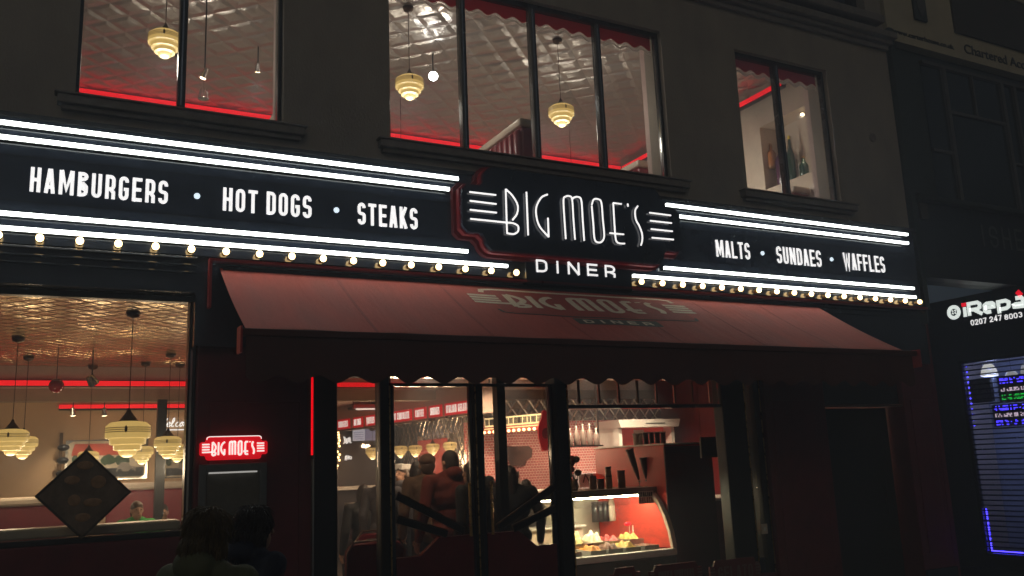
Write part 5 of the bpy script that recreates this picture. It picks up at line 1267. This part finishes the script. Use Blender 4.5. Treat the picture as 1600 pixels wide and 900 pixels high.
    ho_ = bake(hb_, 'hair', hair, t, .010 * k)
    if strands:      # loose strands over the hair
        r9 = random.Random(int(h * 1000)); vs_ = [(v.co.copy(), v.normal.copy()) for v in ho_.data.vertices]; sm = MB()
        for _ in range(strands):
            p_, n_ = r9.choice(vs_); n_ = (n_ + V((r9.uniform(-.2, .2), r9.uniform(-.2, .2), 0))).normalized(); dn = V((r9.uniform(-.25, .25), r9.uniform(-.05, .3), -1)); dn = (dn - n_ * dn.dot(n_)).normalized(); l_ = r9.uniform(.03, .075)
            sm.tube([p_ - n_ * .004, p_ + n_ * .006 + dn * l_ * .4, p_ + n_ * r9.uniform(-.004, .006) + dn * l_], [.002, .0017, .0007], 4)
        sm.build('hair_strands', hair, t, smooth=True)
    for s_ in (-1, 1): MB().ell(hq(s_ * .031, -.079, 1.652), .011 * k, .007 * k, .007 * k, 8, 6).build('eye', M_eye, t)
    MB().ell(hq(0, -.088, 1.585), .022 * k, .006 * k, .006 * k, 10, 6).build('mouth', M_lip, t)
    if hat:
        h_ = MB(); c_ = hq(0, .03, 1.70)
        if hat[0] == 'cap': h_.prism([(-.10 * k, -.005), (.10 * k, -.005), (.085 * k, .07 * k), (-.085 * k, .085 * k)], lambda u, v, d: (c_.x + d, c_.y + u, c_.z + v), -.075 * k, .075 * k)
        else: h_.ell(c_ + V((0, 0, .0)), .092 * k, .106 * k, .068 * k)
        bake(h_, 'hat', hat[1], t, .009 * k)
    return t
H_dark = mat('dark_hair', (.018, .012, .01), .45, noise=.4, nscale=60, bump=.9, bscale=90, stretch=(1, 1, .08)); H_brown = mat('brown_hair', (.06, .03, .015), .5); H_grey = mat('cropped_hair', (.025, .018, .014), .6, noise=.4, nscale=60, bump=.8, bscale=90); H_fair = mat('fair_hair', (.11, .08, .04), .6, noise=.6, nscale=60, bump=1.0, bscale=90, stretch=(1, 1, .08))
C_rust = cloth('rust_jacket', (.13, .016, .009)); C_tan = cloth('tan_coat', (.13, .075, .042)); C_dark = cloth('dark_coat', (.009, .008, .008)); C_navy = cloth('navy_jacket', (.010, .013, .032)); C_olive = cloth('olive_jacket', (.10, .11, .06)); C_jean = cloth('dark_jeans', (.02, .025, .04))
C_green = cloth('green_shirt', (.05, .38, .07)); C_white = cloth('white_cloth', (.62, .60, .56)); C_grey = cloth('grey_shirt', (.10, .09, .10))
FZ = .05
q = at(704, 760, y=1.35); person((q.x, 1.35, FZ), PI + .15, 1.78, 'person from behind in a rust red jacket just inside the glazed doors', C_rust, C_jean, H_grey, hood=True, bulk=1.3)
q = at(668, 760, y=1.85); person((q.x, 1.85, FZ), PI - .25, 1.76, 'person in a tan coat and knitted hat half hidden behind the rust red jacket', C_tan, C_jean, H_brown, hat=('knit', cloth('knit_hat', (.16, .09, .06))))
q = at(629, 740, y=4.5); person((q.x, 4.5, FZ), -R(70), 1.66, 'person serving in a white paper cap and dark top at the bar', C_grey, C_jean, H_brown, .12, arms=[((-.24, -.02, 1.15), (-.2, -.24, 1.12)), ((.24, -.02, 1.15), (.2, -.24, 1.12))], hat=('cap', C_white))
q = at(762, 760, y=.62); person((q.x, .95, FZ), PI + .5, 1.66, 'person in a dark coat with long dark hair right behind the middle door post', C_dark, C_jean, H_dark, .22)
q = at(797, 760, y=1.2); person((q.x, 1.2, FZ), PI - .2, 1.60, 'person in a dark padded coat standing in front of the gelato case', C_dark, C_jean, H_dark, .16, bulk=1.3)
q = at(568, 760, y=4.2); person((q.x, 4.2, FZ + .14), PI, 1.74, 'person with dark hair seated behind the entrance side light', C_dark, C_jean, H_dark, .1, pose='sit')
q = at(598, 750, y=3.4); person((q.x, 3.4, FZ), R(150), 1.62, 'person in a grey top standing behind the entrance post', C_grey, C_jean, H_brown, .15)
q = at(214, 785, y=3.75); person((q.x, 3.75, FZ + .30), .2, 1.45, 'person, a child in a green shirt resting on raised arms at the window table', C_green, C_jean, H_brown, pose='sit', arms=[((-.25, -.14, 1.17), (-.12, -.24, 1.36)), ((.27, -.16, 1.20), (.30, -.20, 1.42))])
q = at(197, 785, y=2.7); person((q.x, 2.65, FZ + .10), PI, 1.50, 'person with round dark hair and white top seen from behind at the window table', C_white, C_jean, H_dark, .06, pose='sit')
q = at(272, 795, y=2.9); person((q.x, 2.6, FZ + .06), PI - .4, 1.50, 'person in a dark coat seated low at the right end of the dining window', C_dark, C_jean, H_dark, .1, pose='sit')
q = at(251, 760, y=5.5); person((q.x + .03, 5.5, FZ + .1), 0, 1.60, 'person in a pale top seated behind the dark steel column', C_white, C_jean, H_dark, pose='sit')
q = at(743, 760, y=2.4); person((q.x, 2.4, FZ), PI + .3, 1.72, 'person in a dark coat between the rust jacket and the middle door post', C_dark, C_jean, H_brown, bulk=1.15)
q = at(652, 760, y=3.3); person((q.x, 3.3, FZ), PI - .5, 1.70, 'person in a grey jacket standing at the bar left of the tan coat', C_grey, C_jean, H_dark, .1, bulk=1.1)
q = at(822, 760, y=2.6); person((q.x, 2.6, FZ), PI + .1, 1.42, 'person, a small dark figure near the gelato case behind the right door leaf', C_dark, C_jean, H_dark, .1)
# passers-by on the pavement
q = at(325, 800, y=-3.5); person((q.x, -3.5, 0), R(128), 1.55, 'person with fair hair in an olive jacket walking past nearest the camera', C_olive, C_jean, H_fair, .06, pose='walk', arms='swing', strands=2200, hood=True)
q = at(396, 800, y=-2.7); person((q.x, -2.7, 0), R(112), 1.52, 'person in a navy jacket walking past in front of the menu case pilaster', C_navy, C_jean, H_dark, .08, pose='walk', arms='swing', strands=2200, hood=True)

# =================================================================== NEIGHBOURING BUILDING
nb = thing('neighbour_building', 'dark neighbouring building with a cream lettered band above a tall sash window', 'building', (12, 0, 0))
NO = (12, 0, 0)
M_dkgreenp = mat('dark_green_paint', (.020, .028, .022), .6, noise=.3, nscale=4, bump=.1)
M_brown = mat('dark_brown_board', (.045, .033, .02), .7, noise=.3, nscale=3)
M_sash = mat('grey_sash_paint', (.08, .075, .065), .6)
zb0 = at(1386, 61, y=0).z; zb1 = at(1600, 117.7, y=0).z; zb_ = (zb0 + zb1) / 2
zt1 = at(1545, 67, y=0).z
nw = MB(NO)
nw.box(9.585, 22, .0, .34, zb_, 12)
nw.build('cream_band', M_cream_wall, nb)
MB(NO).box(9.52, 9.60, -.07, .0, 3.3, zb_ + .12).build('edge_pipe', M_dkgreenp, nb)
x0b = at(1490, 25, y=-.03).x
MB(NO).box(x0b, 22, -.035, -.002, zt1, zt1 + .78).build('fascia_board', M_brown, nb); MB(NO).box(x0b, 22, -.08, -.002, zt1 + .783, zt1 + .86).build('band_moulding', M_cream_wall, nb, bev=.01)
MB(NO).box(x0b + .3, 22, -.01, -.002, zt1 + .9, 12).build('upper_panel', M_dkgreenp, nb)
# lettering: built-in typeface, converted to mesh
def typeset(txt, x, y, z, h, mt, root, name, w=None):
    cu_ = bpy.data.curves.new('typeset', 'FONT'); cu_.body = txt; cu_.size = h / .72; cu_.extrude = .004; cu_.offset = .002
    o = bpy.data.objects.new('typeset', cu_); C.objects.link(o); bpy.context.view_layer.update()
    me = bpy.data.meshes.new_from_object(o.evaluated_get(bpy.context.evaluated_depsgraph_get())); bpy.data.objects.remove(o)
    xs_ = [v.co.x for v in me.vertices]; s_ = (w / (max(xs_) - min(xs_))) if w else 1.0
    for v in me.vertices: v.co = Vector((v.co.x * s_, -v.co.z, v.co.y))
    me.materials.clear(); me.materials.append(mt); n_ = bpy.data.objects.new(name, me); C.objects.link(n_); n_.parent = root; n_.location = Vector((x, y, z)) - Vector(root.location); return n_
M_dkletter = mat('dark_letter_paint', (.03, .032, .03), .6)
a = at(1507, 82, y=-.005); b = at(1572, 98, y=-.005); hh = at(1515, 70, y=-.005).z - at(1515, 84, y=-.005).z
typeset('Chartered Accountants', a.x, -.006, a.z, hh, M_dkletter, nb, 'lettering', w=(b.x - a.x) * 21 / 9.0)
a = at(1396, 51, y=-.005); b = at(1491, 76, y=-.005); typeset('www.carterhouse.co.uk', a.x, -.006, a.z - .0, .07, M_dkletter, nb, 'lettering', w=b.x - a.x)
a = at(1426, 0, y=-.03); b = at(1450, 37, y=-.03)
cs = MB(NO); xc = (a.x + b.x) / 2; wv = (b.x - a.x) / 2
cs.prism([(xc - wv, b.z + .02), (xc + wv, b.z + .02), (xc + wv, b.z + .75), (xc - wv, b.z + .75)], fxz(-.04), 0, .036); cs.build('crest_plate', M_dkgreenp, nb, bev=.01)
MB(NO).prism([(xc, b.z + .06), (xc + wv * .6, b.z + .2), (xc + wv * .6, b.z + .68), (xc - wv * .6, b.z + .68), (xc - wv * .6, b.z + .2)], fxz(-.055), 0, .0145).build('crest_shield', M_sash, nb)
# window front under the band
MB(NO).box(9.605, 22, .14, .34, 3.72, zb_ - .003).build('upper_front', M_dkgreenp, nb)
xv = [at(1486, 200, y=.1).x, at(1577, 220, y=.1).x]; xl = at(1458, 230, y=.1).x; xr = at(1592, 205, y=.1).x
zz = lambda px, py: at(px, py, y=.1).z
zs0, zs1 = 4.86, zb_ - .16
wn_ = MB(NO)
for x, w_ in ((xv[0], .035), (xv[1], .035), (xr + .03, .03)): wn_.box(x - w_, x + w_, .08, .139, zs0, zs1)
wn_.box(xl, 13.5, .08, .139, zs0 - .07, zs0 - .001); wn_.box(xl, 13.5, .08, .139, zs1 + .001, zs1 + .05)
zm = zz(1527, 184); wn_.box(xv[0] + .036, xv[1] - .036, .09, .139, zm - .02, zm + .02); xm = at(1523, 155, y=.1).x; wn_.box(xm - .018, xm + .018, .09, .139, zm + .021, zs1 - .001)
zl = zz(1472, 236); wn_.box(xl, xv[0] - .036, .09, .139, zl - .018, zl + .018); zr = zz(1597, 258); wn_.box(xv[1] + .036, 13.5, .09, .139, zr - .015, zr + .015)
sw = wn_.build('window', M_sash, nb); MB(NO).box(xl, 13.5, .118, .126, zs0, zs1 - .01).build('pane', mat('dark_sash_pane', (.015, .02, .017), .12), sw)
a = at(1535, 385, y=-.03); b = at(1600, 391, y=-.03); hh = at(1542, 352, y=-.03).z - a.z
MB(NO).box(9.605, 22, -.03, .139, 3.72, 4.70).build('shop_fascia', mat('dark_shop_fascia', (.016, .019, .024), .45, noise=.3, nscale=4), nb); MB(NO).box(9.605, 22, -.12, .139, 4.705, 4.78).build('cornice', M_dkgreenp, nb, bev=.015)
M_ghost = mat('worn_grey_letter', (.12, .135, .135), .6)
for w_ in word('ISHER', a.x, a.x + (b.x - a.x) * 1.32, a.z, a.z + hh, fxz(-.036), 0, .005, .10, .22): w_.o = Vector(NO); w_.build('letter', M_ghost, nb)
MB(NO).box(at(1438, 330, y=-.05).x, at(1449, 330, y=-.05).x, -.06, -.0, at(1443, 341, y=-.05).z, at(1443, 318, y=-.05).z).build('reflection_box', M_sash, nb)  # small box stands in for a pale reflection on the front
# passage with the flank shop wall
XF = 11.5
MB(NO).box(9.585, 9.70, .34, 3.0, 0, 3.715).build('passage_wall', M_dkgreenp, nb); MB(NO).box(9.6, XF, 3.0, 3.1, 0, 3.715).build('passage_end', M_dkgreenp, nb)
fx_ = lambda u, v, d: (XF + d, -u, v)
y0w, z0w = at(1500, 565, x=XF).y, at(1500, 565, x=XF).z; z1w = at(1540, 868, x=XF).z
fl = MB(NO); fl.box(XF, XF + .12, y0w + .02, 2.99, 0, 3.715); fl.box(XF, XF + .12, -1.6, y0w + .019, z0w, 3.715); fl.box(XF, XF + .12, -1.6, y0w + .019, 0, z1w); fl.build('flank_wall', mat('dark_blue_board', (.012, .016, .026), .4, noise=.3, nscale=4), nb)
MB(NO).box(XF, XF + 3, -1.7, -1.6, 0, 3.715).build('front_wall', M_dkgreenp, nb); MB(NO).box(XF - .02, XF + 3, -1.72, -.14, 3.72, 3.9).build('bay_roof', M_dkgreenp, nb)
MB(NO).box(XF + 2.2, XF + 2.3, -1.6, 2.2, 0, 3.715).build('shop_back_wall', mat('shop_back_wall', (.40, .43, .52), .8, noise=.2), nb); MB(NO).box(XF + .12, XF + 2.2, -1.6, 2.2, 2.95, 3.0).build('shop_ceiling', M_white, nb)
MB(NO).box(XF + .12, XF + 2.2, -1.6, 2.2, 0, .05).build('shop_floor', M_floor, nb); MB(NO).box(XF + .12, XF + 2.2, 2.1, 2.2, .05, 2.95).build('shop_side_wall', M_plaster, nb)
sh_w = MB(NO); sh_w.box(XF - .02, XF + .03, y0w - .03, y0w + .018, z1w, z0w); sh_w.box(XF - .02, XF + .03, -1.58, y0w - .031, z0w - .04, z0w); sh_w.box(XF - .02, XF + .03, -1.58, y0w - .031, z1w, z1w + .04)
sw = sh_w.build('shop_window', M_frame, nb); MB(NO).box(XF + .05, XF + .056, -1.58, y0w - .03, z1w + .04, z0w - .04).build('pane', M_glassd, sw)
rs = thing('roller_grille', 'closed roller grille of thin dark slats over the blue lit shop window', 'shutter', (XF - .03, -.3, z1w))
g_ = MB(rs.location); z = z1w + .05
while z < z0w - .04:
    g_.box(XF - .034, XF - .024, -1.58, y0w - .034, z, z + .018); z += .068
g_.build('slats', M_frame, rs)
M_blue = mat('blue_led', (.1, .1, .9), .4, emit=(.05, .035, 1.0), es=8); M_greenl = mat('green_led', (.1, .9, .2), .4, emit=(.02, 1.0, .12), es=1.5); M_wled = mat('white_led', (.9, .9, .9), .4, emit=(.9, .75, 1.0), es=1.8)
bl = thing('blue_light_string', 'string of small blue lights round the edge of the neighbouring shop window', 'light string', (XF + .03, 0, z1w)); o3 = bl.location
d_ = MB(o3); z = z1w + .07
while z < z1w + .62: d_.ell((XF + .04, y0w - .055, z), .009, .009, .011, 6, 4); z += .03
z = z0w - .9
while z < z0w - .05: d_.ell((XF + .04, y0w - .055, z), .007, .007, .010, 6, 4); z += .075
y = y0w - .08
while y > -1.5: d_.ell((XF + .04, y, z1w + .06), .012, .013, .013, 6, 4); y -= .024
d_.build('lights', M_blue, bl)
r5 = random.Random(21)
def ledpanel(px0, py0, py1, rows, lab):
    a = at(px0, py0, x=XF + .09); b = at(px0 + 3, py1, x=XF + .09); t = thing('scrolling_sign', lab, 'screen', (XF + .09, a.y, b.z), 0, 'scrolling light panels'); o3 = t.location
    y1 = a.y; y0 = a.y - .9; MB(o3).box(XF + .09, XF + .13, y0, y1, b.z, a.z).build('casing', M_blackm, t)
    H_ = (a.z - b.z) / len(rows)
    for r_, ms in enumerate(rows):
        zc = a.z - H_ * (r_ + .5)
        for ci, mt in enumerate(ms):
            e_ = MB(o3); yy = y1 - .04 - ci * .36
            while yy > y1 - .04 - (ci + 1) * .36 + .02 and yy > y0 + .02:
                for q_ in range(4):
                    if r5.random() < .72: zc2 = zc + (q_ - 1.5) * H_ * .17; e_.box(XF + .084, XF + .0895, yy - .012, yy, zc2 - H_ * .055, zc2 + H_ * .055)
                yy -= .02 if r5.random() < .8 else .045
            e_.build('light_row', mt, t)
ledpanel(1557, 590, 628, [(M_blue, M_greenl, M_blue), (M_wled, M_wled, M_wled), (M_greenl, M_blue, M_blue)], 'upper scrolling light panel with blue, white and green rows in the shop window')
ledpanel(1549, 633, 667, [(M_blue,) * 3, (M_wled,) * 3, (M_blue,) * 3], 'lower scrolling light panel with blue and white rows in the shop window')
for (px, py, lab) in ((1545, 578, 'brightest white bell lamp at the left in the neighbouring shop window'), (1581, 587, 'smaller white bell lamp second in the neighbouring shop window'), (1606, 574, 'white bell lamp cut by the photo edge in the neighbouring shop')):
    p = at(px, py, x=XF + .55); t = thing('bell_lamp', lab, 'pendant lamp', p, 0, 'white bell lamps'); s_ = 1.0 if px == 1545 else .85
    MB().lathe([(.115 * s_, -.09 * s_), (.11 * s_, -.05 * s_), (.095 * s_, .02 * s_), (.06 * s_, .075 * s_), (.02 * s_, .095 * s_)], n=24).build('shade', mat('white_bell_glass', (.8, .8, .8), .4, emit=(.95, 1, .92), es=.9 if px == 1545 else .35), t, smooth=True)
    MB().tube([(0, 0, .09 * s_), (0, 0, 2.95 - p.z)], .005, 5).build('cord', M_blackm, t)
    if px == 1545:
        l = bpy.data.lights.new('bell_lamp_light', 'POINT'); l.energy = 50; l.color = (.30, .42, 1); l.shadow_soft_size = .1; lo = bpy.data.objects.new('bell_lamp_light', l); C.objects.link(lo); lo.parent = t; lo.location = (0, 0, -.2)
p = at(1532, 611, x=XF + .3); t = thing('wall_fan', 'dark round fan in a square housing behind the grille', 'fan', p)
MB().box(-.0, .06, -.16, .16, -.16, .16).build('housing', M_blackm, t); 
for k in range(5):
    a_ = 2 * PI * k / 5; MB().ell((-.012, .075 * math.cos(a_), .075 * math.sin(a_)), .008, .045, .05, 10, 6).build('blade', M_sash, t)
MB().tube([(-.02, .14 * math.cos(2 * PI * i / 24), .14 * math.sin(2 * PI * i / 24)) and Vector((-.02, .14 * math.cos(2 * PI * i / 24), .14 * math.sin(2 * PI * i / 24))) for i in range(25)], .008, 6).build('guard_ring', M_sash, t)
# shop name sign on the flank wall
sg = thing('repair_sign', 'backlit white shop name with red accents and a phone number on the neighbouring flank wall', 'sign', (XF, 0, 3.3)); o3 = Vector(sg.location)
SX = XF - .012
g2 = lambda u, v, d: (SX + d, -u, v)
pu = lambda px, py: (-at(px, py, x=SX).y, at(px, py, x=SX).z)
M_sgw = mat('sign_white', (.9, .9, .9), .3, emit=(.92, 1.0, .94), es=.95); M_sgr = mat('sign_red', (.8, .05, .08), .3, emit=(1, .01, .03), es=.9)
def st(pts, w_, mt, cl=False, nm='letter', k=0):
    m_ = MB(o3); m_.ribbon([pu(*p_) for p_ in pts], w_, g2, 0 - k * .001, .006, cl); m_.build(nm, mt, sg)
def zp(X, Y_): return (1460 + X / 7.5, 440 + Y_ / 7.5)
def stz(pts, w_, mt, cl=False, k=0): st([zp(*p_) for p_ in pts], w_, mt, cl, 'letter', k)
sw_ = .050
stz([(350, 300), (362, 412)], sw_, M_sgw); stz([(340, 250), (345, 292)], .07, M_sgr)
stz([(412, 400), (396, 262), (500, 243), (528, 262), (528, 300), (500, 320), (412, 334)], sw_, M_sgw, k=1); stz([(460, 328), (560, 376)], sw_, M_sgw, k=2)
stz([(590, 310), (692, 292), (690, 262), (670, 250), (610, 258), (584, 280), (592, 345), (620, 358), (662, 350)], .052, M_sgw)
stz([(762, 372), (742, 240), (830, 222), (868, 240), (868, 290), (840, 312), (768, 326)], sw_, M_sgw, k=1)
stz([(948, 196), (1010, 184), (1034, 205), (1048, 290)], .055, M_sgw); stz([(1040, 250), (950, 262), (925, 275), (935, 298), (1046, 288)], .045, M_sgw, k=2)
stz([(1120, 280), (1100, 180), (1160, 160)], sw_, M_sgw); stz([(972, 160), (1010, 118)], .085, M_sgr)
ccu = pu(*zp(225, 360)); rad = abs(pu(*zp(300, 350))[0] - pu(*zp(150, 370))[0]) / 2; radz = abs(pu(*zp(225, 278))[1] - pu(*zp(225, 442))[1]) / 2
ring_ = [(ccu[0] + rad * .78 * math.cos(2 * PI * i / 32), ccu[1] + radz * .78 * math.sin(2 * PI * i / 32)) for i in range(32)]
MB(o3).ribbon(ring_, rad * .5, g2, 0, .008, True).build('emblem_ring', M_sgw, sg)
for (du, dv2) in ((-.2, .18), (.2, .18), (-.2, -.18), (.2, -.18)):
    MB(o3).ribbon([(ccu[0] + rad * (du - .1), ccu[1] + radz * (dv2 + .06)), (ccu[0] + rad * (du + .02), ccu[1] + radz * (dv2 + .1)), (ccu[0] + rad * (du + .1), ccu[1] + radz * (dv2 - .1))], rad * .12, g2, 0, .008).build('emblem_mark', M_sgw, sg)
for txt, xa_, ya_, yb_, xb_, yc_, yd_ in (('0207', 420, 452, 518, 605, 427, 490), ('247', 640, 412, 478, 782, 398, 462), ('8003', 815, 388, 452, 1022, 360, 425)):
    p0, p1 = pu(*zp(xa_, ya_)), pu(*zp(xa_, yb_)); p2 = pu(*zp(xb_, yc_))
    w1 = word1(txt, p0[0], p2[0], p1[1], p0[1], g2, 0, .006, .15, .14, .5); w1.o = o3; w1.build('phone_number', M_letter, sg)
# small wall fittings on the diner
p = at(1366, 214, y=-.03); t = thing('wall_vent', 'small round vent cover on the rendered wall near the building corner', 'vent', (p.x, -.0, p.z)); MB().lathe([(.06, 0), (.055, .015), (.02, .022)], n=16).build('cover', M_stone, t); t.rotation_euler = (R(90), 0, 0)
